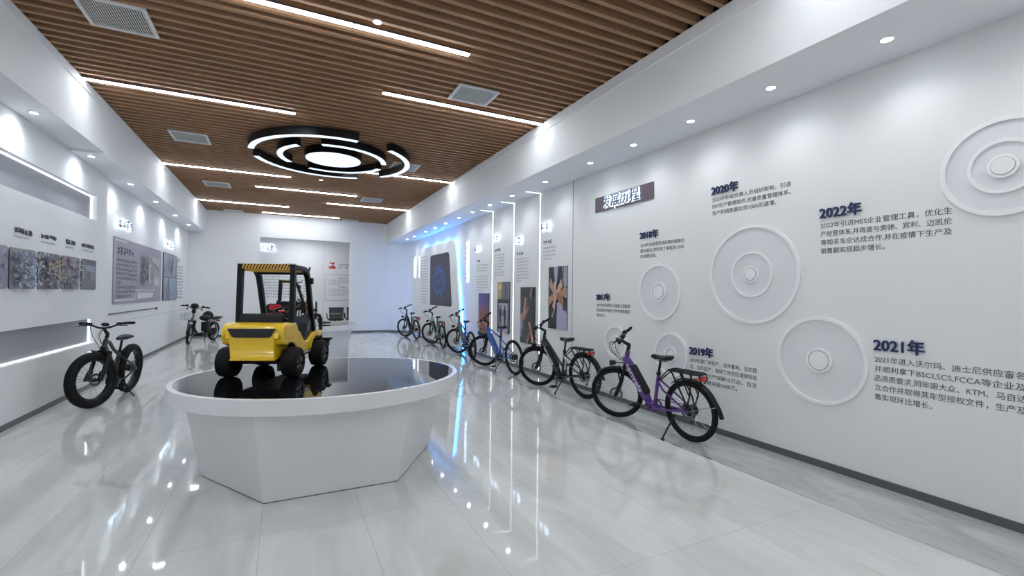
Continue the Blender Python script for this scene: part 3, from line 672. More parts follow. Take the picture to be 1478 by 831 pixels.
left_photo(8.69, 9.26, 1.49, 1.935, [([(0, 0.82), (1, 0.80), (1, 1), (0, 1)], (0.06, 0.065, 0.07)), ([(0.25, 0.62), (0.95, 0.60), (0.98, 0.80), (0.2, 0.82)], (0.22, 0.26, 0.36)), ([(0.0, 0), (0.22, 0.1), (0.25, 0.8), (0, 0.82)], (0.13, 0.15, 0.16)), ([(0.55, 0.3), (0.98, 0.28), (0.98, 0.6), (0.55, 0.6)], (0.16, 0.18, 0.2)), (strokeq(0.72, 0.3, 0.72, 0.6, 0.01), (0.3, 0.33, 0.36)), (strokeq(0.55, 0.45, 0.98, 0.44, 0.01), (0.30, 0.33, 0.36))], (0.11, 0.125, 0.135), 'rounded dark grey photograph, farthest of its row')
for y0, n, sd, lab, em in ((6.84, 5, 41, 'largest, leftmost', 0.075), (7.46, 6, 42, 'second from the left', 0.066), (8.16, 4, 43, 'shortest, third from the left', 0.072), (8.70, 7, 44, 'rightmost', 0.066)):
    t = thing('photo_heading', 'raised dark heading above the workshop photographs, %s' % lab, 'wall lettering', mtx=wall_l(y0, 2.165, XLN), group='headings above the workshop photographs')
    pseudo_mb([n], em, em, sd, 0.012).build('heading', M_TEXT, t, smooth=False)
    b = pseudo_mb([n * 3 - 1], 0.022, 0.03, sd + 9, 0.001); b.xf(Matrix.Translation((0, -0.095, 0))); b.build('subtitle', M_TEXTL, t, smooth=False)

t = thing('information_board', 'large lilac information board with text and two photographs on the left wall', 'display board', mtx=wall_l(10.42, 1.225, XLF))
W_, H_ = 3.53, 1.215
M_LILAC = mat('lilac_print', (0.33, 0.31, 0.38), 0.5)
MB().box(0, W_, 0, H_, 0, 0.015).build('panel', M_LILAC, t, smooth=False)
b = MB(); b.box(0.06, 0.075, 0.06, H_ - 0.04, 0.015, 0.0165); b.box(0.06, 1.35, 0.06, 0.085, 0.015, 0.0165); b.box(0.06, 0.75, H_ - 0.06, H_ - 0.04, 0.015, 0.0165)
b.prism(strokeq(1.35, 0.07, 1.42, 0.26, 0.012), 0.015, 0.0165, 'xy'); b.box(1.42, 3.0, 0.25, 0.27, 0.015, 0.0165); b.prism([(1.52, 0.08), (2.75, 0.10), (2.80, 0.20), (1.55, 0.21)], 0.015, 0.0165, 'xy')
b.build('line_ornament', mat('white_print', (0.66, 0.66, 0.70), 0.6), t, smooth=False)
b = pseudo_mb([6], 0.16, 0.16, 51, 0.004); b.xf(Matrix.Translation((0.18, H_ - 0.16, 0.015))); b.build('heading', M_TEXT, t, smooth=False)
b = pseudo_mb([17, 17, 17, 17, 17, 4, 17, 17, 12], 0.072, 0.083, 52, 0.001); b.xf(Matrix.Translation((0.15, H_ - 0.37, 0.015))); b.build('paragraph', M_TEXT, t, smooth=False)
GR = [(0.18, 0.18, 0.19), (0.36, 0.35, 0.38), (0.10, 0.10, 0.11), (0.48, 0.47, 0.50), (0.25, 0.23, 0.22)]
def sub_print(par, u, v, w_, h, layers, base, name='photo_print', z=0.016):
    o = art_obj(name, w_, h, layers, par, 0.0, base=base); o.location = (u, v, z); return o
sub_print(t, 1.72, 0.36, 0.78, 0.66, mottled(61, GR, 120, 0.03, 0.13) + [([(0.48, 0.1), (0.66, 0.1), (0.62, 0.7), (0.5, 0.66)], (0.52, 0.52, 0.55)), (blob(0.56, 0.75, 0.06, 0.07), (0.2, 0.16, 0.15))], (0.28, 0.27, 0.30))
sub_print(t, 2.62, 0.36, 0.76, 0.66, [([(0.1, 0.7), (0.95, 0.5), (0.95, 0.66), (0.1, 0.86)], (0.15, 0.14, 0.16)), ([(0.1, 0.85), (0.95, 0.66), (0.95, 0.75), (0.12, 1)], (0.45, 0.43, 0.48)), ([(0.0, 0.0), (0.25, 0.0), (0.3, 0.7), (0, 0.8)], (0.25, 0.22, 0.22)), ([(0.3, 0.05), (0.9, 0.0), (0.95, 0.18), (0.7, 0.32), (0.35, 0.2)], (0.52, 0.50, 0.56)), (strokeq(0.3, 0.3, 0.3, 0.7, 0.02), (0.12, 0.11, 0.11)), (strokeq(0.75, 0.3, 0.72, 0.62, 0.02), (0.12, 0.11, 0.11))], (0.36, 0.34, 0.38))
t = thing('wall_screen', 'tall blue-grey picture split in two on the far left wall', 'picture', mtx=wall_l(14.17, 1.225, XLF))
MB().box(0, 1.66, 0, 1.215, 0, 0.02).build('frame', M_DSTEEL, t, smooth=False)
q = random.Random(7)
def folds(seed):
    q = random.Random(seed); out = []
    for _ in range(26):
        x_ = q.uniform(0, 1); out.append((strokeq(x_, q.uniform(0, .3), x_ + q.uniform(-.2, .2), q.uniform(.6, 1), q.uniform(.008, .04), 0.005), q.choice([(0.20, 0.25, 0.36), (0.34, 0.39, 0.50), (0.14, 0.18, 0.28), (0.42, 0.46, 0.56)])))
    return out
sub_print(t, 0.03, 0.62, 1.60, 0.57, folds(3), (0.27, 0.31, 0.40), 'print', 0.0206)
sub_print(t, 0.03, 0.025, 1.60, 0.57, folds(4), (0.27, 0.33, 0.45), 'print', 0.0206)
t = thing('panel_text', 'grey text column right of the split blue-grey picture', 'wall lettering', mtx=wall_l(15.95, 2.40, XLF))
pseudo_mb([3], 0.12, 0.1, 71, 0.003).build('heading', M_TEXT, t, smooth=False)
b = pseudo_mb([11] * 11, 0.072, 0.088, 72, 0.001); b.xf(Matrix.Translation((0, -0.2, 0))); b.build('paragraph', M_TEXTL, t, smooth=False)
halo_sign('glowing_sign', 'glowing sign above the lilac information board', wall_l(10.50, 2.80, XLF), [4], 0.20, 0.2, 73)
halo_sign('glowing_sign', 'glowing sign above the split blue-grey picture', wall_l(14.30, 2.77, XLF), [5], 0.19, 0.2, 74)
t = thing('wall_rail', 'thin dark rail below the lilac information board', 'rail', mtx=wall_l(10.23, 1.055, XLF))
MB().box(0, 3.36, 0, 0.018, 0, 0.02).build('bar', M_DSTEEL, t, smooth=False)
MB().box(3.33, 3.36, -0.03, 0.03, 0, 0.03).build('end_stop', M_DSTEEL, t, smooth=False)

# ================================================================== ALCOVE BEHIND THE BACK WALL
halo_sign('glowing_sign', 'glowing 党建 sign in the back alcove', wall_b(-0.77, 3.21, 1.6), [2], 0.27, 0.3, 81, text='党建')
t = thing('alcove_text', 'block of grey text on the back alcove wall behind the yellow forklift', 'wall lettering', mtx=wall_b(-0.57, 2.56, 1.6))
b = pseudo_mb([6], 0.075, 0.08, 82, 0.001); b.xf(Matrix.Translation((0.62, 0, 0))); b.build('heading', M_TEXT, t, smooth=False)
b = pseudo_mb([24] * 8, 0.058, 0.107, 83, 0.001); b.xf(Matrix.Translation((0, -0.5, 0))); b.build('paragraph', M_TEXT, t, smooth=False)
t = thing('company_sign', 'red bird emblem with LI SHENGDE lettering in the back alcove', 'sign', mtx=wall_b(1.62, 2.40, 1.6))
b = MB()
for q in ([(0.02, 0.22), (0.10, 0.25), (0.20, 0.23), (0.27, 0.27), (0.26, 0.20), (0.20, 0.14), (0.14, 0.10), (0.18, 0.17), (0.10, 0.21)], [(0.02, 0.10), (0.12, 0.08), (0.20, 0.12), (0.26, 0.10), (0.33, 0.03), (0.20, 0.02), (0.08, 0.05)], [(0.0, 0.02), (0.10, 0.035), (0.30, 0.0), (0.33, 0.015), (0.18, 0.0), (0.06, -0.005)]): b.prism(q, 0, 0.006, 'xy')
b.build('emblem', M_RED, t, smooth=False)
text_obj('lettering', ['LI SHENGDE', '利  晟  德'], 0.085, 0.11, M_TEXT, Matrix.Translation((0.41, 0.20, 0)), t, bold=0.01, depth=0.001, width=0.62)
t = thing('notice', 'thin framed notice below the red bird emblem', 'sign', mtx=wall_b(1.55, 1.15, 1.6))
MB().box(0, 1.3, 0, 1.01, 0, 0.006).build('sheet', M_BOARD, t, smooth=False)
b = MB()
for q in ((0, 1.3, 0, 0.012), (0, 1.3, 0.998, 1.01), (0, 0.012, 0, 1.01), (1.288, 1.3, 0, 1.01)): b.box(*q, 0.006, 0.009)
b.build('border', M_TEXTL, t, smooth=False)
b = pseudo_mb([4], 0.07, 0.07, 84, 0.001); b.xf(Matrix.Translation((0.5, 0.92, 0.006)))
b2 = pseudo_mb([4], 0.07, 0.07, 85, 0.001); b2.xf(Matrix.Translation((0.5, 0.57, 0.006)))
b.build('heading', M_TEXT, t, smooth=False); b2.build('heading', M_TEXT, t, smooth=False)
b = pseudo_mb([18, 18, 7], 0.055, 0.075, 86, 0.001); b.xf(Matrix.Translation((0.12, 0.82, 0.006))); b.build('paragraph', M_TEXTL, t, smooth=False)
b = pseudo_mb([18, 18, 18, 12], 0.055, 0.075, 87, 0.001); b.xf(Matrix.Translation((0.12, 0.46, 0.006))); b.build('paragraph', M_TEXTL, t, smooth=False)

def office_chair(u, v, rz, label):
    t = thing('office_chair', label, 'chair', mtx=BW @ Matrix.Translation((u, v, 0)) @ Matrix.Rotation(rz, 4, 'Z'), group='black office chairs in the alcove')
    MB().box(-0.24, 0.24, -0.23, 0.23, 0.41, 0.48).build('seat', M_CHAIR, t, bevel=0.025)
    b = MB(); b.tube([(-0.22, 0.22, 0.50), (-0.25, 0.27, 0.90), (0.25, 0.27, 0.90), (0.22, 0.22, 0.50)], 0.02, 8, True); b.build('back_frame', M_CHAIR, t)
    b = MB(); b.prism([(-0.22, 0.50), (0.22, 0.50), (0.24, 0.89), (-0.24, 0.89)], 0.235, 0.25, 'xz'); b.build('mesh_back', mat('chair_mesh', (0.06, 0.062, 0.065), 0.8), t)
    MB().box(-0.20, 0.20, 0.25, 0.262, 0.665, 0.69).build('lumbar_bar', M_STEEL, t)
    for s_ in (-1, 1): MB().tube([(s_ * 0.25, 0.18, 0.44), (s_ * 0.30, 0.10, 0.52), (s_ * 0.31, 0.08, 0.66), (s_ * 0.31, -0.14, 0.67)], 0.02, 8).build('armrest', M_CHAIR, t)
    MB().cyl((0, 0, 0.08), (0, 0, 0.42), 0.03).build('gas_lift', M_CHAIR, t)
    for k in range(5):
        a = 2 * PI * k / 5; l = MB().tube([(0, 0, 0.09), (0.30 * math.cos(a), 0.30 * math.sin(a), 0.06)], [0.025, 0.016], 8).build('base_arm', M_CHAIR, t)
        MB().cyl((0.30 * math.cos(a) - 0.02, 0.30 * math.sin(a), 0.03), (0.30 * math.cos(a) + 0.02, 0.30 * math.sin(a), 0.03), 0.03, n=12).build('castor', M_CHAIR, l)
office_chair(1.82, 0.80, PI, 'black mesh office chair behind the far podium')
office_chair(2.50, 0.95, PI - 0.1, 'black office chair cut by the right edge of the alcove opening')

# ================================================================== PODIUMS
def podium(cx_, cy_, label):
    t = thing('display_podium', label, 'podium', (cx_, cy_, 0), group=None)
    rx, ry, zt = 1.17, 1.03, 0.767
    n = 96
    hexb = [(0.94 * 1.0 * math.cos(R(60 * k)), 0.885 * math.sin(R(60 * k))) for k in range(6)]
    b = MB(); lo = [b.bm.verts.new((x, y, 0.004)) for x, y in hexb]; hi = [b.bm.verts.new((x * 1.15, y * 1.13, 0.66)) for x, y in hexb]
    b.bm.faces.new(lo[::-1]); b.bm.faces.new(hi)
    for k in range(6): b.bm.faces.new((lo[k], lo[(k + 1) % 6], hi[(k + 1) % 6], hi[k]))
    b.build('base', M_POD, t, bevel=0.006, smooth=False)
    b = MB(); b.prism([(x * 0.998, y * 0.998) for x, y in hexb], 0, 0.004, 'xy'); b.build('base_joint', M_JOINT, t, smooth=False)
    def ring(k, z): return [(rx * k * math.cos(2 * PI * i / n), ry * k * math.sin(2 * PI * i / n), z) for i in range(n)]
    b = MB(); prof = [(0.5, 0.652), (0.997, 0.652), (1.0, 0.656), (1.0, zt - 0.003), (0.997, zt - 0.0002), (0.966, zt - 0.0002), (0.966, zt - 0.008), (0.5, zt - 0.008)]
    rings = [[b.bm.verts.new(p) for p in ring(k, z)] for k, z in prof]
    for A, B in zip(rings, rings[1:] + rings[:1]):
        for i in range(n): b.bm.faces.new((A[i], A[(i + 1) % n], B[(i + 1) % n], B[i]))
    b.build('rim', M_POD, t)
    b = MB(); b.prism([(x, y) for x, y, _ in ring(0.965, 0)], zt - 0.0079, zt, 'xy'); b.build('glass_top', M_GLASS, t)
    b = MB(); b.box(-1.08, -0.86, 0.312, 0.314, zt, zt + 0.0003); b.build('glass_joint', M_DSTEEL, t, smooth=False)
    return t
podium(0.37, 4.46, 'white podium with a black glass top under the yellow forklift')
podium(0.40, 11.42, 'white podium farther back under the red ride-on forklift')

# ================================================================== RIDE-ON FORKLIFTS
def forklift(label, loc, heading, paint, fork_z, side_paint=None):
    t = thing('ride_on_forklift', label, 'ride-on toy', loc, (0, 0, heading))
    WR, AX = 0.128, 0.635          # wheel radius, front axle position (rear axle at x = 0)
    def archp(cx_, r_, a0, a1, n=10): return [(cx_ + r_ * math.cos(R(a0 + (a1 - a0) * k / n)), 0.128 + r_ * math.sin(R(a0 + (a1 - a0) * k / n))) for k in range(n + 1)]
    # side profile of the painted shell, x forward / z up
    prof = [(-0.15, 0.295), (-0.165, 0.33), (-0.165, 0.41), (-0.145, 0.445), (-0.10, 0.46), (0.10, 0.46), (0.135, 0.435), (0.16, 0.385), (0.20, 0.375), (0.31, 0.275), (0.40, 0.275), (0.46, 0.30), (0.52, 0.335), (0.62, 0.352), (0.74, 0.345), (0.83, 0.325), (0.835, 0.305)]
    prof += [(0.78, 0.30)] + archp(AX, 0.165, 60, 168) + [(0.465, 0.155), (0.21, 0.145)] + archp(0.0, 0.165, 18, 118)
    b = MB(); b.prism(prof, -0.245, -0.15, 'xz'); b.prism(prof, 0.15, 0.245, 'xz')
    b.build('side_shell', side_paint or paint, t, bevel=0.018, seg=3)
    core = [(-0.150, 0.165), (-0.155, 0.172), (-0.178, 0.33), (-0.176, 0.40), (-0.155, 0.445), (-0.11, 0.461), (0.10, 0.461), (0.135, 0.435), (0.16, 0.36), (0.16, 0.165)]
    MB().prism(core, -0.180, 0.180, 'xz').build('rear_shell', paint, t, bevel=0.012, seg=3)
    lip = [(-0.17, 0.158), (-0.17, 0.172), (-0.10, 0.172), (-0.10, 0.158)]
    MB().prism(lip, -0.178, 0.178, 'xz').build('rear_lip', paint, t, bevel=0.005)
    MB().prism([(-0.12, 0.33), (-0.12, 0.43), (-0.09, 0.446), (0.09, 0.446), (0.12, 0.42), (0.13, 0.36), (0.06, 0.325)], -0.2475, 0.2475, 'xz').build('rear_quarter', paint, t, bevel=0.008)
    # bridge that rounds the upper rear corners out over the wheels
    b = MB(); up_ = [(-0.155, 0.31), (-0.172, 0.34), (-0.170, 0.40), (-0.15, 0.445), (-0.10, 0.462), (0.10, 0.462), (0.10, 0.31)]
    b.prism(up_, -0.243, 0.243, 'xz'); b.build('counterweight', paint, t, bevel=0.045, seg=4)
    g = MB(); g.prism([(-0.19, 0.422), (0.19, 0.422), (0.155, 0.36), (0.13, 0.350), (-0.13, 0.350), (-0.155, 0.36)], -0.184, -0.168, 'yz'); g.build('rear_grille', noise_bump(mat('grille_black', (0.015, 0.015, 0.017), 0.6), 300, 0.6, 0.004), t)
    MB().box(-0.12, -0.105, -0.035, 0.035, 0.459, 0.466).build('rear_handle', paint, t, bevel=0.003)
    MB().box(-0.02, 0.80, -0.15, 0.15, 0.11, 0.20).build('chassis', M_SATIN, t, bevel=0.01)
    MB().cyl((-0.10, 0, 0.13), (-0.10, 0, 0.17), 0.02).build('tow_pin', M_SATIN, t)
    for s_ in (-1, 1):
        b = MB(); ap = archp(0, 0.158, 15, 118); b.prism(ap + [(x_, z_) for x_, z_ in archp(0, 0.164, 118, 15)], s_ * 0.15, s_ * 0.242, 'xz'); b.build('wheel_arch', M_SATIN, t)
        MB().prism([(0.225, 0.152), (0.45, 0.165), (0.455, 0.20), (0.24, 0.182)], s_ * 0.2445, s_ * 0.2465, 'xz').build('side_decal', M_NAVY, t, smooth=False)
        MB().prism([(0.26, 0.164), (0.41, 0.174), (0.41, 0.185), (0.26, 0.175)], s_ * 0.2465, s_ * 0.2475, 'xz').build('decal_band', M_WHITE, t, smooth=False)
        # wheels
        for x_, nm in ((0.0, 'rear_wheel'), (AX, 'front_wheel')):
            yc = s_ * 0.262
            b = MB(); hw = 0.064
            b.lathe([(0.075, -hw), (0.105, -hw), (0.121, -hw * 0.86), (WR, -hw * 0.5), (WR, hw * 0.5), (0.121, hw * 0.86), (0.105, hw), (0.075, hw)], 48, 'y', (x_, yc, WR), True)
            w_ = b.build(nm, M_RUB, t)
            yo = yc + s_ * 0.052
            MB().lathe([(0.0005, -0.004), (0.088, -0.004), (0.088, 0.004), (0.0005, 0.004)], 40, 'y', (x_, yc, WR)).build('wheel_disc', M_BLACK, w_)
            b = MB(); b.lathe([(0.080, -0.012), (0.095, -0.012), (0.095, 0.008), (0.080, 0.004)], 40, 'y', (x_, yo, WR), True); b.build('rim', M_DSTEEL, w_)
            b = MB()
            for k in range(5):
                for da in (-9, 9):
                    a = R(72 * k + 18); a2 = a + R(da * 1.5)
                    b.obox((x_ + 0.022 * math.cos(a), yo, WR + 0.022 * math.sin(a)), (x_ + 0.086 * math.cos(a2), yo, WR + 0.086 * math.sin(a2)), 0.010, 0.012, (0, 1, 0))
            b.build('spokes', M_SPOKE, w_)
            MB().cyl((x_, yc, WR), (x_, yo + s_ * 0.008, WR), 0.024).build('hub_cap', M_SATIN, w_)
        MB().cyl((0, s_ * 0.15, WR), (0, s_ * 0.26, WR), 0.02).build('axle', M_SATIN, t)
        # cage
        b = MB(); b.obox((0.065, s_ * 0.222, 0.43), (0.085, s_ * 0.222, 0.966), 0.042, 0.05, (1, 0, 0)); b.build('rear_post', M_BLACK, t, bevel=0.006)
        b = MB(); pts = [(0.08, 0.945), (0.30, 0.942), (0.36, 0.925), (0.405, 0.885), (0.43, 0.83), (0.50, 0.60), (0.59, 0.35)]
        ins_ = 0.02
        outer = [(x_ + 0.018, z_ + 0.018) for x_, z_ in pts]; inner = [(x_ - 0.022, z_ - 0.022) for x_, z_ in pts]
        b.prism(outer + inner[::-1], s_ * 0.200, s_ * 0.243, 'xz'); b.build('side_frame', M_BLACK, t, bevel=0.007)
        MB().box(0.44, 0.475, s_ * 0.245 - 0.014, s_ * 0.245 + 0.014, 0.80, 0.86).build('marker_lamp', M_SATIN, t, bevel=0.004)
    # roof
    MB().box(0.10, 0.36, -0.20, 0.20, 0.905, 0.922).build('roof_panel', M_YEL2, t)
    MB().box(0.058, 0.092, -0.20, 0.20, 0.922, 0.966).build('rear_beam', M_HAZ, t, smooth=False)
    MB().box(0.36, 0.40, -0.2, 0.2, 0.885, 0.915).build('front_beam', M_BLACK, t, bevel=0.006)
    MB().tube([(0.40, -0.20, 0.93), (0.47, -0.205, 0.925), (0.50, -0.205, 0.93), (0.515, -0.205, 0.965)], 0.009, 8).build('antenna_hook', M_BLACK, t)
    # cab
    MB().prism([(0.0, 0.44), (0.02, 0.525), (0.06, 0.54), (0.10, 0.50), (0.30, 0.48), (0.32, 0.44)], -0.16, 0.195, 'xz').build('seat', M_SATIN, t, bevel=0.015)
    b = MB()
    for s_ in (-1, 1):
        b.prism([(0.115, 0.51), (0.59, 0.485), (0.585, 0.40), (0.53, 0.345), (0.46, 0.305), (0.40, 0.275), (0.31, 0.275), (0.20, 0.37), (0.115, 0.40)], s_ * 0.205, s_ * 0.225, 'xz')
    b.build('door_panel', M_BLACK, t, bevel=0.005)
    for s_ in (-1, 1):
        MB().prism([(0.20, 0.44), (0.40, 0.43), (0.36, 0.31), (0.31, 0.30)], s_ * 0.225, s_ * 0.228, 'xz').build('door_recess', M_VDARK, t, smooth=False)
        for k in range(2): MB().obox((0.40 + k * 0.03, s_ * 0.229, 0.36), (0.45 + k * 0.03, s_ * 0.229, 0.455), 0.006, 0.006).build('door_stripe', M_ALU, t)
    MB().box(0.52, 0.60, -0.19, 0.19, 0.25, 0.50).build('dashboard', M_SATIN, t, bevel=0.015)
    b = MB(); b.torus((0, 0, 0), 0.075, 0.011, 32, 8, 'z'); b.obox((-0.07, 0, 0), (0.07, 0, 0), 0.018, 0.010); b.obox((0, 0, 0), (0, -0.07, 0), 0.018, 0.010)
    b.xf(Matrix.Translation((0.44, 0.02, 0.535)) @ Matrix.Rotation(R(-28), 4, 'Y')); sw = b.build('steering_wheel', M_SATIN, t)
    b = MB(); b.lathe([(0.0005, 0), (0.028, 0), (0.024, 0.008), (0.0005, 0.01)], 24, 'z', (0, 0, 0.005), sx=0.7, sy=1.2); b.xf(Matrix.Translation((0.44, 0.02, 0.535)) @ Matrix.Rotation(R(-28), 4, 'Y')); b.build('horn_badge', M_REDL, sw)
    MB().cyl((0.45, 0.02, 0.53), (0.53, 0.02, 0.47), 0.014).build('steering_column', M_SATIN, t)
    for k in range(2): 
        lv = MB().tube([(0.42 - 0.06 * k, -0.15, 0.40), (0.43 - 0.06 * k, -0.155, 0.56)], 0.006, 8).build('lever', M_ALU, t); MB().ell((0.43 - 0.06 * k, -0.155, 0.57), 0.014, 0.014, 0.018).build('lever_knob', M_SATIN, lv)
    for s_ in (-1,):
        MB().cyl((0.535, s_ * 0.188, 0.55), (0.52, s_ * 0.188, 0.66), 0.018).build('hydraulic_sleeve', M_HAZV, t)
        MB().cyl((0.545, s_ * 0.188, 0.47), (0.535, s_ * 0.188, 0.55), 0.013).build('hydraulic_rod', M_ALU, t)
    # mast, carriage and forks
    for s_ in (-1, 1):
        MB().tube([(0.80, s_ * 0.13, 0.14), (0.80, s_ * 0.13, 0.46), (0.80, s_ * 0.145, 0.485), (0.80, s_ * 0.17, 0.495), (0.80, s_ * 0.205, 0.485), (0.80, s_ * 0.22, 0.45), (0.80, s_ * 0.22, 0.14)], 0.018, 10).build('mast_loop', M_BLACK, t)
    for z_ in (0.16, 0.30): MB().box(0.79, 0.815, -0.23, 0.23, z_, z_ + 0.03).build('mast_crossbar', M_BLACK, t, bevel=0.004)
    MB().box(0.82, 0.90, -0.31, 0.31, fork_z + 0.09, fork_z + 0.115).build('carriage_plate', M_BLACK, t, bevel=0.004)
    MB().box(0.83, 0.88, -0.29, 0.29, fork_z + 0.03, fork_z + 0.09).build('fork_carriage', M_BLACK, t, bevel=0.006)
    for s_ in (-1, 1):
        MB().prism([(0.85, fork_z + 0.12), (0.85, fork_z - 0.012), (1.10, fork_z), (1.12, fork_z + 0.012), (0.90, fork_z + 0.022), (0.885, fork_z + 0.04), (0.885, fork_z + 0.12)], s_ * 0.15 - 0.035, s_ * 0.15 + 0.035, 'xz').build('fork', M_BLACK, t, bevel=0.003)
    MB().box(0.836, 0.842, -0.20, -0.16, 0.28, 0.315).build('head_lamp', M_WHITE, t)
    return t
fy = R(90 - 22.5)
forklift('yellow and black ride-on toy forklift on the black glass of the near podium', (-0.157, 4.478, 0.7675), fy, M_YEL, 0.14)
forklift('red and black ride-on toy forklift on the farther podium behind the yellow one', (-0.13, 11.22, 0.7675), R(-3), M_REDB, 0.03, M_BLACK)

# ================================================================== BICYCLES
def spin(p, ax, ang): return Matrix.Translation(p) @ Matrix.Rotation(ang, 4, ax) @ Matrix.Translation(-Vector(p))
def bicycle(label, front, rear, steer=25, lean=4, Rw=0.305, tr=0.024, wb=1.13, style='step', frame=(0.1, 0.1, 0.1), down=None, rack=True, guards=True, kick=((-0.25, 0.22), (0, 0)), crank=20, bar_w=0.31, text=None, category='bicycle', lamp=True, seat_z=0.0, group='bicycles along the right wall', name='electric_bicycle', fork_paint=None, rise=0.0):
    F_, B_ = Vector((*front, 0)), Vector((*rear, 0)); h = (F_ - B_); hd = math.atan2(h.y, h.x); mid = (F_ + B_) / 2
    t = thing(name, label, category, mid, (-R(lean), 0, hd), group)
    P = mat(name + '_paint', frame, 0.3, coat=0.3); PD = mat(name + '_down', down, 0.3, coat=0.3) if down else P
    xf_, xr_ = wb / 2, -wb / 2
    axd = Vector((-0.26, 0, 0.966)); axp = Vector((xf_ - 0.155, 0, 0.72))
    ST = spin(axp, axd, R(steer))
    fat = style == 'fat'
    def wheel(nm, x_, mt, rear_):
        b = MB(); b.torus((x_, 0, Rw), Rw - tr, tr, 56, 10, 'y', 1.0 if not fat else 1.05)
        if mt: b.xf(mt)
        w_ = b.build(nm, M_RUB, t)
        ri = Rw - tr * 1.9
        b = MB(); hw = 0.013 if not fat else 0.035
        b.lathe([(ri - 0.016, -hw * 0.6), (ri + 0.004, -hw), (ri + 0.004, hw), (ri - 0.016, hw * 0.6)], 56, 'y', (x_, 0, Rw), True)
        if mt: b.xf(mt)
        b.build('rim', M_BLACK, w_)
        hr = 0.052 if rear_ else 0.026
        b = MB(); b.lathe([(0.0005, -0.05), (0.015, -0.05), (hr, -0.03), (hr, 0.03), (0.015, 0.05), (0.0005, 0.05)], 24, 'y', (x_, 0, Rw))
        if mt: b.xf(mt)
        b.build('hub', M_BLACK, w_)
        b = MB(); ns = 32
        for k in range(ns):
            a = 2 * PI * k / ns; s_ = 1 if k % 2 else -1; a2 = a + R(16) * (1 if (k // 2) % 2 else -1)
            b.tube([(x_ + hr * math.cos(a2), s_ * 0.028, Rw + hr * math.sin(a2)), (x_ + (ri - 0.01) * math.cos(a), s_ * 0.004, Rw + (ri - 0.01) * math.sin(a))], 0.0013, 4)
        if mt: b.xf(mt)
        b.build('spoke_lacing', M_STEEL, w_, smooth=False)
        b = MB(); b.lathe([(0.055, 0.040), (0.082, 0.040), (0.082, 0.043), (0.055, 0.043)], 32, 'y', (x_, 0, Rw), True)
        for k in range(4): b.tube([(x_ + 0.02 * math.cos(k * PI / 2), 0.0415, Rw + 0.02 * math.sin(k * PI / 2)), (x_ + 0.06 * math.cos(k * PI / 2 + 0.4), 0.0415, Rw + 0.06 * math.sin(k * PI / 2 + 0.4))], 0.003, 4)
        if mt: b.xf(mt)
        b.build('brake_disc', M_DSTEEL, w_)
        return w_
    wheel('front_wheel', xf_, ST, False); rw = wheel('rear_wheel', xr_, None, True)
    fo = 0.06 if not fat else 0.085     # half fork width
    fk_ = 1.45 if fat else 1.0
    ht = Vector((xf_ - 0.20, 0, 0.845)); hb = Vector((xf_ - 0.155, 0, 0.69))
    # fork
    FP = mat('fork_paint', fork_paint, 0.3) if fork_paint else M_BLACK
    b = MB()
    for s_ in (-1, 1):
        b.tube([(xf_ - 0.145, s_ * fo, 0.665), (xf_ - 0.055, s_ * fo, 0.42)], 0.016 * fk_, 10); b.tube([(xf_ - 0.065, s_ * fo, 0.45), (xf_ - 0.01, s_ * fo, Rw)], 0.021 * fk_, 10)
        b.cyl((xf_, s_ * fo - 0.012, Rw), (xf_, s_ * fo + 0.012, Rw), 0.022)
    b.tube([(xf_ - 0.145, -fo - 0.01, 0.665), (xf_ - 0.148, 0, 0.69), (xf_ - 0.145, fo + 0.01, 0.665)], 0.024 * fk_, 10)
    if not fat: b.tube([(xf_ - 0.075, -fo, 0.45), (xf_ - 0.055, -fo * 0.7, Rw * 2 + 0.012 - 0.15 + 0.15), (xf_ - 0.055, fo * 0.7, Rw * 2 + 0.012), (xf_ - 0.075, fo, 0.45)], 0.010, 8)
    b.tube([(hb.x, 0, hb.z - 0.02), (ht.x, 0, ht.z + 0.04)], 0.016, 10)
    b.xf(ST); fk = b.build('fork', FP, t)
    b = MB(); b.box(xf_ - 0.06, xf_ - 0.02, fo - 0.018, fo + 0.004, Rw + 0.055, Rw + 0.10); b.xf(ST); b.build('brake_calliper', M_DSTEEL, fk)
    # handlebar
    bz = 0.99 + rise; st = Vector((xf_ - 0.215, 0, 0.90)); bx = xf_ - 0.135 if not fat else xf_ - 0.16
    b = MB(); b.tube([(st.x + 0.01, 0, 0.86), (st.x - 0.004, 0, 0.93)], 0.021, 10); b.tube([(st.x, 0, 0.915), (bx, 0, bz - 0.02)], [0.022, 0.018], 10)
    bar = [(bx - 0.05, -bar_w, bz + 0.045), (bx - 0.015, -bar_w * 0.62, bz + 0.04), (bx, -bar_w * 0.2, bz - 0.012), (bx, 0, bz - 0.016), (bx, bar_w * 0.2, bz - 0.012), (bx - 0.015, bar_w * 0.62, bz + 0.04), (bx - 0.05, bar_w, bz + 0.045)]
    b.tube(bar, 0.012, 10); b.xf(ST); hb_ = b.build('handlebar', M_BLACK, t)
    for s_ in (-1, 1):
        b = MB(); b.tube([(bx - 0.036, s_ * bar_w * 0.66, bz + 0.042), (bx - 0.052, s_ * (bar_w + 0.01), bz + 0.045)], 0.0185, 10); b.xf(ST); b.build('grip', M_RUB, hb_)
        b = MB(); b.tube([(bx - 0.012, s_ * bar_w * 0.54, bz + 0.036), (bx + 0.03, s_ * bar_w * 0.60, bz + 0.022), (bx + 0.035, s_ * bar_w * 0.98, bz + 0.015)], [0.011, 0.008, 0.005], 8); b.box(bx - 0.03, bx + 0.012, s_ * bar_w * 0.56 - 0.02, s_ * bar_w * 0.56 + 0.02, bz + 0.015, bz + 0.055); b.xf(ST); b.build('brake_lever', M_SATIN, hb_)
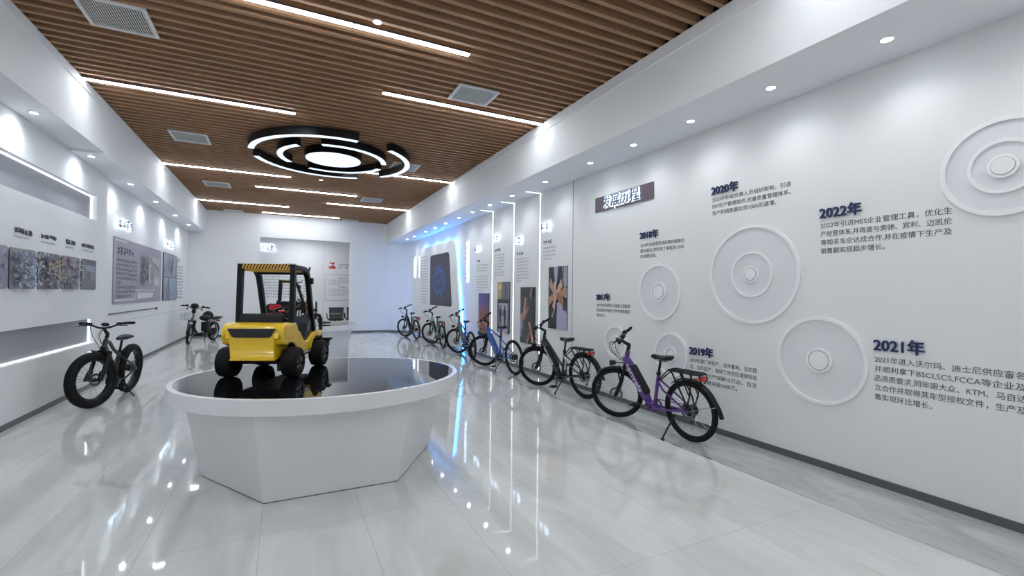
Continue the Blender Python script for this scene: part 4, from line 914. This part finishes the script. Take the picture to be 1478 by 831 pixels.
    b = MB(); b.prism([(bx - 0.03, bz + 0.0), (bx + 0.012, bz + 0.03), (bx - 0.02, bz + 0.055), (bx - 0.055, bz + 0.025)], -0.035, 0.035, 'xz'); b.xf(ST); b.build('display', M_SATIN, hb_, bevel=0.005)
    for k, s_ in enumerate((-1, 1, 1)):
        b = MB(); b.tube([(bx + 0.0, s_ * bar_w * 0.5, bz + 0.03), (bx + 0.09 + 0.02 * k, s_ * 0.09, bz - 0.02), (bx + 0.10 + 0.02 * k, s_ * 0.05, bz - 0.12), (bx + 0.05, s_ * 0.03, bz - 0.23), (hb.x + 0.03, s_ * 0.02, hb.z + 0.03)], 0.0032, 6); b.xf(ST); b.build('cable', M_BLACK, hb_)
    if lamp:
        b = MB(); b.cyl((xf_ - 0.03, 0, 0.70), (xf_ + 0.035, 0, 0.695), 0.022, 0.036); b.box(xf_ - 0.13, xf_ - 0.02, -0.008, 0.008, 0.69, 0.70); b.xf(ST); hl = b.build('headlamp', M_SATIN, t)
        b = MB(); b.cyl((xf_ + 0.034, 0, 0.695), (xf_ + 0.040, 0, 0.695), 0.031); b.xf(ST); b.build('lamp_lens', M_ALU, hl)
    # frame
    bb = Vector((-0.03, 0, 0.255)); sx_, sz_ = -0.125, 0.635 + seat_z
    b = MB()
    b.tube([hb, ht], 0.027, 12)
    b.tube([(bb.x - 0.02, 0, bb.z), (sx_, 0, sz_)], 0.02, 12)
    cs = fo * 0.95
    for s_ in (-1, 1):
        b.tube([(bb.x - 0.03, s_ * 0.03, bb.z), (bb.x - 0.14, s_ * cs, bb.z + 0.01), (xr_, s_ * cs, Rw)], [0.014, 0.013, 0.011], 8)
        b.tube([(sx_ + 0.006, s_ * 0.018, sz_ - 0.06), (sx_ - 0.10, s_ * cs, sz_ - 0.15), (xr_, s_ * cs, Rw)], [0.011, 0.011, 0.010], 8)
        b.box(xr_ - 0.02, xr_ + 0.02, s_ * cs - 0.004, s_ * cs + 0.004, Rw - 0.025, Rw + 0.025)
    if style == 'mtb': b.tube([(ht.x + 0.01, 0, ht.z - 0.03), (sx_ + 0.005, 0, sz_ - 0.02)], 0.019, 12)
    elif style == 'trapeze': b.tube([(ht.x + 0.012, 0, ht.z - 0.02), (ht.x - 0.12, 0, 0.70), (-0.07, 0, 0.40)], 0.017, 12)
    elif style == 'fat': b.tube([(ht.x + 0.01, 0, ht.z - 0.03), (ht.x - 0.10, 0, 0.80), (ht.x - 0.22, 0, 0.70), (sx_ + 0.01, 0, 0.585)], 0.021, 12)
    elif style == 'city': b.tube([(ht.x + 0.012, 0, ht.z - 0.02), (ht.x - 0.08, 0, 0.68), (0.07, 0, 0.40), (-0.06, 0, 0.35)], 0.018, 12)
    fr = b.build('frame', P, t)
    # thick down tube with the battery let into its upper face
    d0, d1 = Vector((hb.x - 0.01, 0, 0.745)), Vector((bb.x + 0.06, 0, 0.30)); dd = (d1 - d0).normalized(); nn = Vector((-dd.z, 0, dd.x));
    if nn.z < 0: nn = -nn
    wide = {'step': 0.052, 'trapeze': 0.046, 'mtb': 0.056, 'fat': 0.045, 'city': 0.045}[style]
    def q(a, c): v = d0 + dd * a + nn * c; return (v.x, v.z)
    Ld = (d1 - d0).length
    b = MB(); b.prism([q(-0.02, 0.035), q(0.10, wide), q(Ld - 0.12, wide), q(Ld, 0.03), q(Ld + 0.02, -0.02), q(Ld - 0.08, -wide), q(0.06, -wide), q(-0.03, -0.03)], -0.032, 0.032, 'xz')
    b.build('down_tube', PD, fr, bevel=0.012, seg=3)
    b = MB(); b.prism([q(0.10, wide - 0.004), q(0.12, wide + 0.022), q(Ld - 0.10, wide + 0.022), q(Ld - 0.07, wide - 0.01), q(Ld - 0.07, wide - 0.035), q(0.10, wide - 0.03)], -0.034, 0.034, 'xz'); b.build('battery', M_SATIN if style != 'mtb' else PD, t, bevel=0.008)
    if text:
        bm_ = text_bm([text], 0.082, 0.09, 0.02, 0.0015, 0.36); b = MB(); b.bm.free(); b.bm = bm_
        o_ = d0 + dd * 0.06 - nn * 0.005; fx = Matrix(((dd.x, nn.x, 0, o_.x), (0, 0, 1, 0.0325), (dd.z, nn.z, 0, o_.z), (0, 0, 0, 1)))
        b.xf(Matrix.Translation((0, 0.04, 0))); b.xf(fx)
        b.build('frame_lettering', M_ALU if style != 'step' else mat('silver_letters', (0.6, 0.58, 0.68), 0.4), fr, smooth=False)
    b = MB(); b.prism([(bb.x - 0.06, 0.24), (bb.x - 0.04, 0.205), (bb.x + 0.06, 0.20), (bb.x + 0.10, 0.25), (bb.x + 0.07, 0.31), (bb.x - 0.03, 0.30)], -0.05, 0.05, 'xz'); b.build('motor', M_BLACK if style != 'step' else P, t, bevel=0.015, seg=3)
    # crank
    b = MB(); b.cyl((bb.x, -0.075, bb.z), (bb.x, 0.075, bb.z), 0.014); b.lathe([(0.055, -0.062), (0.075, -0.062), (0.075, -0.058), (0.055, -0.058)], 32, 'y', (bb.x, 0, bb.z), True)
    for k in range(4): b.obox((bb.x, -0.06, bb.z), (bb.x + 0.06 * math.cos(k * PI / 2), -0.06, bb.z + 0.06 * math.sin(k * PI / 2)), 0.004, 0.012)
    for s_, a in ((1, R(crank)), (-1, R(crank + 180))):
        b.obox((bb.x, s_ * 0.078, bb.z), (bb.x + 0.155 * math.cos(a), s_ * 0.085, bb.z + 0.155 * math.sin(a)), 0.012, 0.02)
    ck = b.build('crank', M_DSTEEL, t)
    for s_, a in ((1, R(crank)), (-1, R(crank + 180))):
        px, pz_ = bb.x + 0.155 * math.cos(a), bb.z + 0.155 * math.sin(a)
        b = MB(); y0, y1 = sorted((s_ * 0.092, s_ * 0.18)); b.box(px - 0.045, px - 0.028, y0, y1, pz_ - 0.011, pz_ + 0.011); b.box(px + 0.028, px + 0.045, y0, y1, pz_ - 0.011, pz_ + 0.011)
        b.box(px - 0.028, px + 0.028, y0, y0 + 0.014, pz_ - 0.010, pz_ + 0.010); b.box(px - 0.028, px + 0.028, y1 - 0.014, y1, pz_ - 0.010, pz_ + 0.010); b.cyl((px, y0, pz_), (px, y1, pz_), 0.007, n=8); b.build('pedal', M_BLACK, ck)
    b = MB(); b.tube([(bb.x, -0.06, bb.z + 0.074), (xr_, -0.06, Rw + 0.035)], 0.005, 6); b.tube([(bb.x, -0.06, bb.z - 0.074), (xr_ + 0.02, -0.06, Rw - 0.09)], 0.005, 6); b.build('chain', M_DSTEEL, t)
    b = MB()
    for k in range(5): b.lathe([(0.02, -0.056 - 0.004 * k), (0.034 + 0.006 * (4 - k), -0.056 - 0.004 * k), (0.034 + 0.006 * (4 - k), -0.053 - 0.004 * k), (0.02, -0.053 - 0.004 * k)], 20, 'y', (xr_, 0, Rw), True)
    b.build('cassette', M_DSTEEL, rw)
    b = MB(); b.tube([(xr_, -0.075, Rw - 0.02), (xr_ + 0.01, -0.078, Rw - 0.07), (xr_ + 0.03, -0.07, Rw - 0.14)], 0.010, 8); b.cyl((xr_ + 0.03, -0.065, Rw - 0.14), (xr_ + 0.03, -0.058, Rw - 0.14), 0.02, n=12); b.build('derailleur', M_BLACK, t)
    # saddle
    b = MB(); b.cyl((sx_ + 0.005, 0, sz_ - 0.02), (sx_ - 0.035, 0, sz_ + 0.155), 0.0145); b.cyl((sx_ + 0.002, 0, sz_ - 0.005), (sx_ - 0.003, 0, sz_ + 0.02), 0.025); b.build('seat_post', M_BLACK, t)
    b = MB(); sa = Vector((sx_ - 0.055, 0, sz_ + 0.185)); fx_ = 1.25 if fat else 1.0
    nseg = 10; prev = None; ringz = []
    for i in range(nseg + 1):
        u = i / nseg; x_ = sa.x + (0.155 - 0.30 * u) * fx_; wd = (0.022 + 0.062 * (0 if u < 0.35 else math.sin(min(1, (u - 0.35) / 0.5) * PI / 2)) * (1 - 0.25 * max(0, u - 0.85) / 0.15)) * (1.15 if fat else 1); top = sa.z + 0.012 * math.cos(u * PI * 2) * 0.4 + 0.012 * u
        end = 0.35 if i in (0, nseg) else 1
        ringz.append([b.bm.verts.new((x_, wd * end * cy_, top + 0.028 * cz_ * end - (0.004 if i in (0, nseg) else 0))) for cy_, cz_ in ((-1, -0.2), (-0.8, 0.7), (-0.3, 0.95), (0.3, 0.95), (0.8, 0.7), (1, -0.2), (0.6, -0.9), (-0.6, -0.9))])
    for A, Bq in zip(ringz, ringz[1:]):
        for k in range(8): b.bm.faces.new((A[k], A[(k + 1) % 8], Bq[(k + 1) % 8], Bq[k]))
    b.bm.faces.new(ringz[0]); b.bm.faces.new(ringz[-1])
    sd = b.build('saddle', M_SATIN, t); mdf = sd.modifiers.new('sub', 'SUBSURF'); mdf.levels = mdf.render_levels = 2
    b = MB()
    for s_ in (-1, 1): b.tube([(sa.x + 0.10 * fx_, s_ * 0.015, sa.z - 0.018), (sa.x + 0.02, s_ * 0.022, sa.z - 0.032), (sa.x - 0.06, s_ * 0.024, sa.z - 0.030), (sa.x - 0.11 * fx_, s_ * 0.035, sa.z - 0.012)], 0.004, 6)
    b.build('saddle_rail', M_DSTEEL, sd)
    # guards
    def guard(nm, cx_, a0, a1, mt=None, r_=None, wd=0.03, flare=0.0):
        b = MB(); r_ = r_ or Rw + 0.016; n = 18; prev = None
        for i in range(n + 1):
            u = i / n; a = R(a0 + (a1 - a0) * u); rr_ = r_ + flare * max(0, u - 0.8) / 0.2
            ring_ = [b.bm.verts.new((cx_ + (rr_ + dz) * math.cos(a), yy, Rw + (rr_ + dz) * math.sin(a))) for yy, dz in ((-wd, -0.010), (-wd * 0.6, 0.004), (0, 0.008), (wd * 0.6, 0.004), (wd, -0.010), (wd * 0.6, 0.001), (0, 0.005), (-wd * 0.6, 0.001))]
            if prev:
                for k in range(8): b.bm.faces.new((prev[k], prev[(k + 1) % 8], ring_[(k + 1) % 8], ring_[k]))
            else: b.bm.faces.new(ring_)
            prev = ring_
        b.bm.faces.new(prev)
        if mt: b.xf(mt)
        return b.build(nm, M_BLACK, t)
    if guards:
        guard('front_mudguard', xf_, 108, 55, ST, wd=0.033)
        mg = guard('rear_mudguard', xr_, 50, 180, wd=0.034, flare=0.035)
        b = MB()
        for s_ in (-1, 1): b.tube([(xr_, s_ * 0.055, Rw), (xr_ - (Rw + 0.01) * math.cos(R(18)), s_ * 0.03, Rw + (Rw + 0.01) * math.sin(R(18)))], 0.003, 6)
        b.build('mudguard_stay', M_STEEL, mg)
    if rack:
        zr, x0, x1 = 0.715, -0.30, -0.69; b = MB()
        b.tube([(x0, -0.055, zr), (x0 - 0.02, -0.065, zr), (x1 + 0.03, -0.065, zr), (x1, -0.045, zr), (x1, 0.045, zr), (x1 + 0.03, 0.065, zr), (x0 - 0.02, 0.065, zr), (x0, 0.055, zr)], 0.009, 8, True)
        for s_ in (-0.022, 0.022): b.tube([(x0, s_, zr), (x1, s_, zr)], 0.007, 8)
        for k in range(3): b.box(x0 - 0.10 - 0.12 * k, x0 - 0.085 - 0.12 * k, -0.065, 0.065, zr - 0.004, zr + 0.004)
        for s_ in (-1, 1):
            b.tube([(x0 - 0.05, s_ * 0.066, zr), (xr_ + 0.02, s_ * 0.068, Rw + 0.13), (xr_, s_ * 0.068, Rw + 0.02)], 0.0085, 8)
            b.tube([(x1 + 0.09, s_ * 0.066, zr), (xr_ - 0.05, s_ * 0.068, Rw + 0.16), (xr_, s_ * 0.068, Rw + 0.02)], 0.0085, 8)
            b.tube([(x0 - 0.16, s_ * 0.066, zr), (xr_ - 0.05, s_ * 0.068, Rw + 0.16)], 0.007, 8)
            b.tube([(x0, s_ * 0.05, zr), (sx_ + 0.0, s_ * 0.02, sz_ - 0.07)], 0.0075, 8)
            b.tube([(x1 + 0.01, s_ * 0.05, zr), (x1 - 0.012, s_ * 0.05, zr - 0.05), (x1 + 0.02, s_ * 0.04, zr - 0.10)], 0.006, 8)
        rk = b.build('luggage_rack', M_BLACK, t)
        MB().box(x1 - 0.004, x1 + 0.035, -0.05, 0.05, zr - 0.065, zr - 0.025).build('tail_lamp', M_REDL, rk, bevel=0.006)
    elif style == 'mtb': MB().box(sx_ - 0.055, sx_ - 0.02, -0.018, 0.018, sz_ + 0.03, sz_ + 0.065).build('tail_lamp', M_REDL, t, bevel=0.005)
    (kx, kz), gw = kick
    hv = Vector((math.cos(hd), math.sin(hd))); gq = Vector(gw) - mid.xy; gx, gy = gq.dot(hv), gq.dot(Vector((-hv.y, hv.x))) / math.cos(R(lean))
    # the foot has to reach the floor although the bicycle leans
    gz = gy * math.tan(R(lean))
    b = MB(); b.tube([(kx, 0.045, kz), (gx, gy, gz + 0.008)], 0.009, 8); b.tube([(gx + 0.01, gy + 0.005, gz + 0.009), (gx - 0.025, gy - 0.005, gz + 0.008)], 0.008, 8); b.build('kickstand', M_BLACK, t)
    return t
bicycle('purple step-through electric bicycle with rear rack, nearest along the right wall', (3.703, 4.483), (3.795, 3.450), 33, Rw=0.316, wb=1.038, frame=(0.085, 0.028, 0.21), text='tenvels', crank=5, kick=((-0.36, 0.25), (3.56, 3.62)))
bicycle('black electric bicycle with rear rack, second nearest along the right wall', (3.767, 6.562), (3.935, 5.506), 31, Rw=0.326, wb=1.07, style='trapeze', frame=(0.020, 0.012, 0.018), text='tenwels', crank=-75, kick=((-0.10, 0.21), (3.67, 5.92)))
bicycle('blue mountain-style electric bicycle without a rack, third along the right wall', (3.774, 8.794), (3.85, 7.611), 44, Rw=0.326, wb=1.186, style='mtb', frame=(0.015, 0.085, 0.36), rack=False, guards=False, crank=-85, kick=((-0.16, 0.21), (3.64, 8.05)), seat_z=0.03, lamp=False)
bicycle('dark blue electric bicycle with a grey lower tube, beside the blue lit board edge', (3.944, 10.898), (3.874, 9.80), 44, Rw=0.318, wb=1.10, style='mtb', frame=(0.02, 0.075, 0.22), down=(0.10, 0.14, 0.17), rack=False, guards=False, crank=-60, kick=((-0.16, 0.21), (3.73, 10.22)), seat_z=0.01)
bicycle('mint green electric bicycle with rear rack, second from the back wall', (3.933, 13.158), (3.891, 11.98), 40, Rw=0.319, wb=1.178, style='city', frame=(0.20, 0.36, 0.31), rack=True, guards=False, crank=-40, kick=((-0.20, 0.22), (3.69, 12.33)))
bicycle('dark grey electric bicycle with rear rack, farthest, beside the back wall', (3.733, 15.55), (3.86, 14.608), 30, Rw=0.317, wb=0.95, style='step', frame=(0.03, 0.035, 0.045), rack=True, guards=False, crank=-60, kick=((-0.16, 0.22), (3.61, 14.95)))
bicycle('black fat-tyre electric bicycle turned towards the viewer by the left wall', (-2.143, 7.575), (-2.024, 8.577), -21, Rw=0.352, tr=0.052, wb=1.009, style='fat', frame=(0.012, 0.012, 0.014), rack=False, guards=False, crank=-30, bar_w=0.35, kick=((-0.16, 0.22), (-1.86, 8.19)), group=None, name='fat_tyre_bicycle', rise=0.02)

# cargo moped-style electric bicycle in the far left corner
def cargo_bike(front, rear):
    F_, B_ = Vector((*front, 0)), Vector((*rear, 0)); h = F_ - B_; hd = math.atan2(h.y, h.x)
    t = thing('cargo_bicycle', 'black cargo electric bicycle with a wire front basket in the far left corner', 'bicycle', (F_ + B_) / 2, (0, 0, hd))
    wb, Rw, tr = 1.18, 0.275, 0.034; xf_, xr_ = wb / 2, -wb / 2
    ST = spin((xf_ - 0.12, 0, 0.6), Vector((-0.3, 0, 0.95)), R(22))
    for nm, x_, mt in (('front_wheel', xf_, ST), ('rear_wheel', xr_, None)):
        b = MB().torus((x_, 0, Rw), Rw - tr, tr, 48, 10, 'y')
        if mt: b.xf(mt)
        w_ = b.build(nm, M_RUB, t)
        b = MB(); b.lathe([(0.195, -0.02), (0.215, -0.026), (0.215, 0.026), (0.195, 0.02)], 48, 'y', (x_, 0, Rw), True)
        if mt: b.xf(mt)
        b.build('rim', M_STEEL, w_)
        hr = 0.11 if nm == 'rear_wheel' else 0.035
        b = MB(); b.lathe([(0.0005, -0.05), (hr * 0.8, -0.05), (hr, -0.03), (hr, 0.03), (hr * 0.8, 0.05), (0.0005, 0.05)], 28, 'y', (x_, 0, Rw))
        if mt: b.xf(mt)
        b.build('hub', M_BLACK, w_)
        b = MB()
        for k in range(24):
            a = 2 * PI * k / 24; s_ = 1 if k % 2 else -1; b.tube([(x_ + hr * math.cos(a + 0.2 * s_), s_ * 0.03, Rw + hr * math.sin(a + 0.2 * s_)), (x_ + 0.198 * math.cos(a), 0, Rw + 0.198 * math.sin(a))], 0.002, 4)
        if mt: b.xf(mt)
        b.build('spoke_lacing', M_STEEL, w_, smooth=False)
    def arcg(nm, cx_, a0, a1, mt=None):
        b = MB(); n = 16; prev = None
        for i in range(n + 1):
            a = R(a0 + (a1 - a0) * i / n); rr_ = Rw + 0.02
            rg = [b.bm.verts.new((cx_ + (rr_ + d) * math.cos(a), yy, Rw + (rr_ + d) * math.sin(a))) for yy, d in ((-0.04, -0.02), (-0.03, 0.004), (0.03, 0.004), (0.04, -0.02), (0.03, 0.0), (-0.03, 0.0))]
            if prev:
                for k in range(6): b.bm.faces.new((prev[k], prev[(k + 1) % 6], rg[(k + 1) % 6], rg[k]))
            else: b.bm.faces.new(rg)
            prev = rg
        b.bm.faces.new(prev)
        if mt: b.xf(mt)
        b.build(nm, M_BLACK, t)
    arcg('front_mudguard', xf_, 30, 170, ST); arcg('rear_mudguard', xr_, 20, 175)
    b = MB()
    for s_ in (-1, 1): b.tube([(xf_ - 0.13, s_ * 0.07, 0.66), (xf_ - 0.02, s_ * 0.07, Rw)], 0.024, 10)
    b.box(xf_ - 0.17, xf_ - 0.09, -0.095, 0.095, 0.62, 0.66); b.tube([(xf_ - 0.11, 0, 0.60), (xf_ - 0.22, 0, 0.98)], 0.022, 10); b.xf(ST); fk = b.build('fork', M_BLACK, t)
    b = MB(); b.cyl((xf_ - 0.05, 0, 0.60), (xf_ + 0.02, 0, 0.595), 0.03, 0.042); b.xf(ST); hl = b.build('headlamp', M_ALU, t)
    bx, bz = xf_ - 0.22, 1.0
    b = MB(); b.tube([(bx - 0.10, -0.33, bz + 0.03), (bx - 0.03, -0.2, bz + 0.05), (bx, -0.08, bz - 0.01), (bx, 0.08, bz - 0.01), (bx - 0.03, 0.2, bz + 0.05), (bx - 0.10, 0.33, bz + 0.03)], 0.013, 8); b.xf(ST); hb_ = b.build('handlebar', M_BLACK, t)
    for s_ in (-1, 1):
        b = MB(); b.tube([(bx - 0.06, s_ * 0.25, bz + 0.043), (bx - 0.10, s_ * 0.34, bz + 0.03)], 0.02, 10); b.xf(ST); b.build('grip', M_RUB, hb_)
        b = MB(); b.box(bx - 0.06, bx + 0.0, s_ * 0.19 - 0.03, s_ * 0.19 + 0.03, bz + 0.02, bz + 0.075); b.tube([(bx, s_ * 0.2, bz + 0.04), (bx + 0.03, s_ * 0.24, bz + 0.03), (bx, s_ * 0.34, bz + 0.02)], 0.006, 6); b.xf(ST); b.build('brake_lever', M_SATIN, hb_)
    b = MB(); b.ell((bx + 0.06, 0, bz + 0.06), 0.06, 0.10, 0.075); b.xf(ST); b.build('dashboard', M_SATIN, t)
    b = MB(); b.ell((bx + 0.09, 0, bz - 0.08), 0.045, 0.055, 0.08); b.xf(ST); b.build('horn', M_BLACK, t)
    b = MB(); x0, x1, y0, z0, z1 = xf_ - 0.13, xf_ + 0.13, 0.17, 0.68, 0.86
    for z_ in (z0, z0 + 0.06, z0 + 0.12, z1): b.tube([(x0, -y0, z_), (x1, -y0, z_), (x1, y0, z_), (x0, y0, z_)], 0.004, 6, True)
    for k in range(7):
        yy = -y0 + 2 * y0 * k / 6; b.tube([(x0, yy, z1), (x0, yy, z0), (x1, yy, z0), (x1, yy, z1)], 0.003, 6)
    for k in range(1, 5):
        xx = x0 + (x1 - x0) * k / 5; b.tube([(xx, -y0, z1), (xx, -y0, z0), (xx, y0, z0), (xx, y0, z1)], 0.003, 6)
    b.build('wire_basket', M_STEEL, t)
    b = MB(); b.tube([(xf_ - 0.13, 0, 0.66), (xf_ - 0.22, 0, 0.42), (xf_ - 0.36, 0, 0.27), (-0.15, 0, 0.26), (-0.28, 0, 0.32)], 0.035, 12)
    b.tube([(xf_ - 0.13, 0, 0.72), (xf_ - 0.10, 0, 0.60)], 0.03, 12); b.tube([(-0.20, 0, 0.27), (-0.26, 0, 0.62)], 0.025, 10)
    for s_ in (-1, 1): b.tube([(-0.22, s_ * 0.05, 0.28), (xr_, s_ * 0.075, Rw)], 0.016, 8); b.tube([(-0.26, s_ * 0.06, 0.60), (-0.50, s_ * 0.075, 0.62), (xr_, s_ * 0.075, Rw)], 0.013, 8)
    b.build('frame', M_BLACK, t)
    MB().box(-0.30, -0.10, -0.09, 0.09, 0.30, 0.58).build('battery_box', M_SATIN, t, bevel=0.02)
    MB().box(-0.10, 0.20, -0.13, 0.13, 0.20, 0.27).build('footboard', M_SATIN, t, bevel=0.015)
    b = MB(); b.ell((-0.17, 0, 0.70), 0.17, 0.15, 0.09); b.build('rider_saddle', M_SATIN, t)
    b = MB(); b.ell((-0.30, 0, 0.76), 0.075, 0.15, 0.13); b.build('saddle_back', M_SATIN, t)
    MB().box(-0.78, -0.30, -0.12, 0.12, 0.64, 0.71).build('pillion_seat', M_SATIN, t, bevel=0.03)
    b = MB(); b.tube([(-0.36, -0.13, 0.63), (-0.84, -0.13, 0.66), (-0.88, -0.09, 0.70), (-0.88, 0.09, 0.70), (-0.84, 0.13, 0.66), (-0.36, 0.13, 0.63)], 0.012, 8); b.build('luggage_rack', M_BLACK, t)
    MB().box(-0.86, -0.83, -0.05, 0.05, 0.56, 0.61).build('tail_lamp', M_REDL, t)
    for s_ in (-1, 1):
        MB().cyl((-0.50, s_ * 0.095, 0.58), (xr_ + 0.03, s_ * 0.095, Rw + 0.03), 0.024).build('shock_absorber', M_DSTEEL, t)
        MB().tube([(bx + 0.02, s_ * 0.17, bz + 0.0), (bx + 0.03, s_ * 0.17, bz - 0.06)], 0.016, 8).xf(ST).build('indicator', M_SATIN, t)
    for s_ in (-1, 1): MB().tube([(-0.30, s_ * 0.05, 0.26), (-0.42, s_ * 0.15, 0.008)], 0.012, 8).build('stand_leg', M_BLACK, t)
cargo_bike((-2.283, 15.256), (-1.849, 16.357))
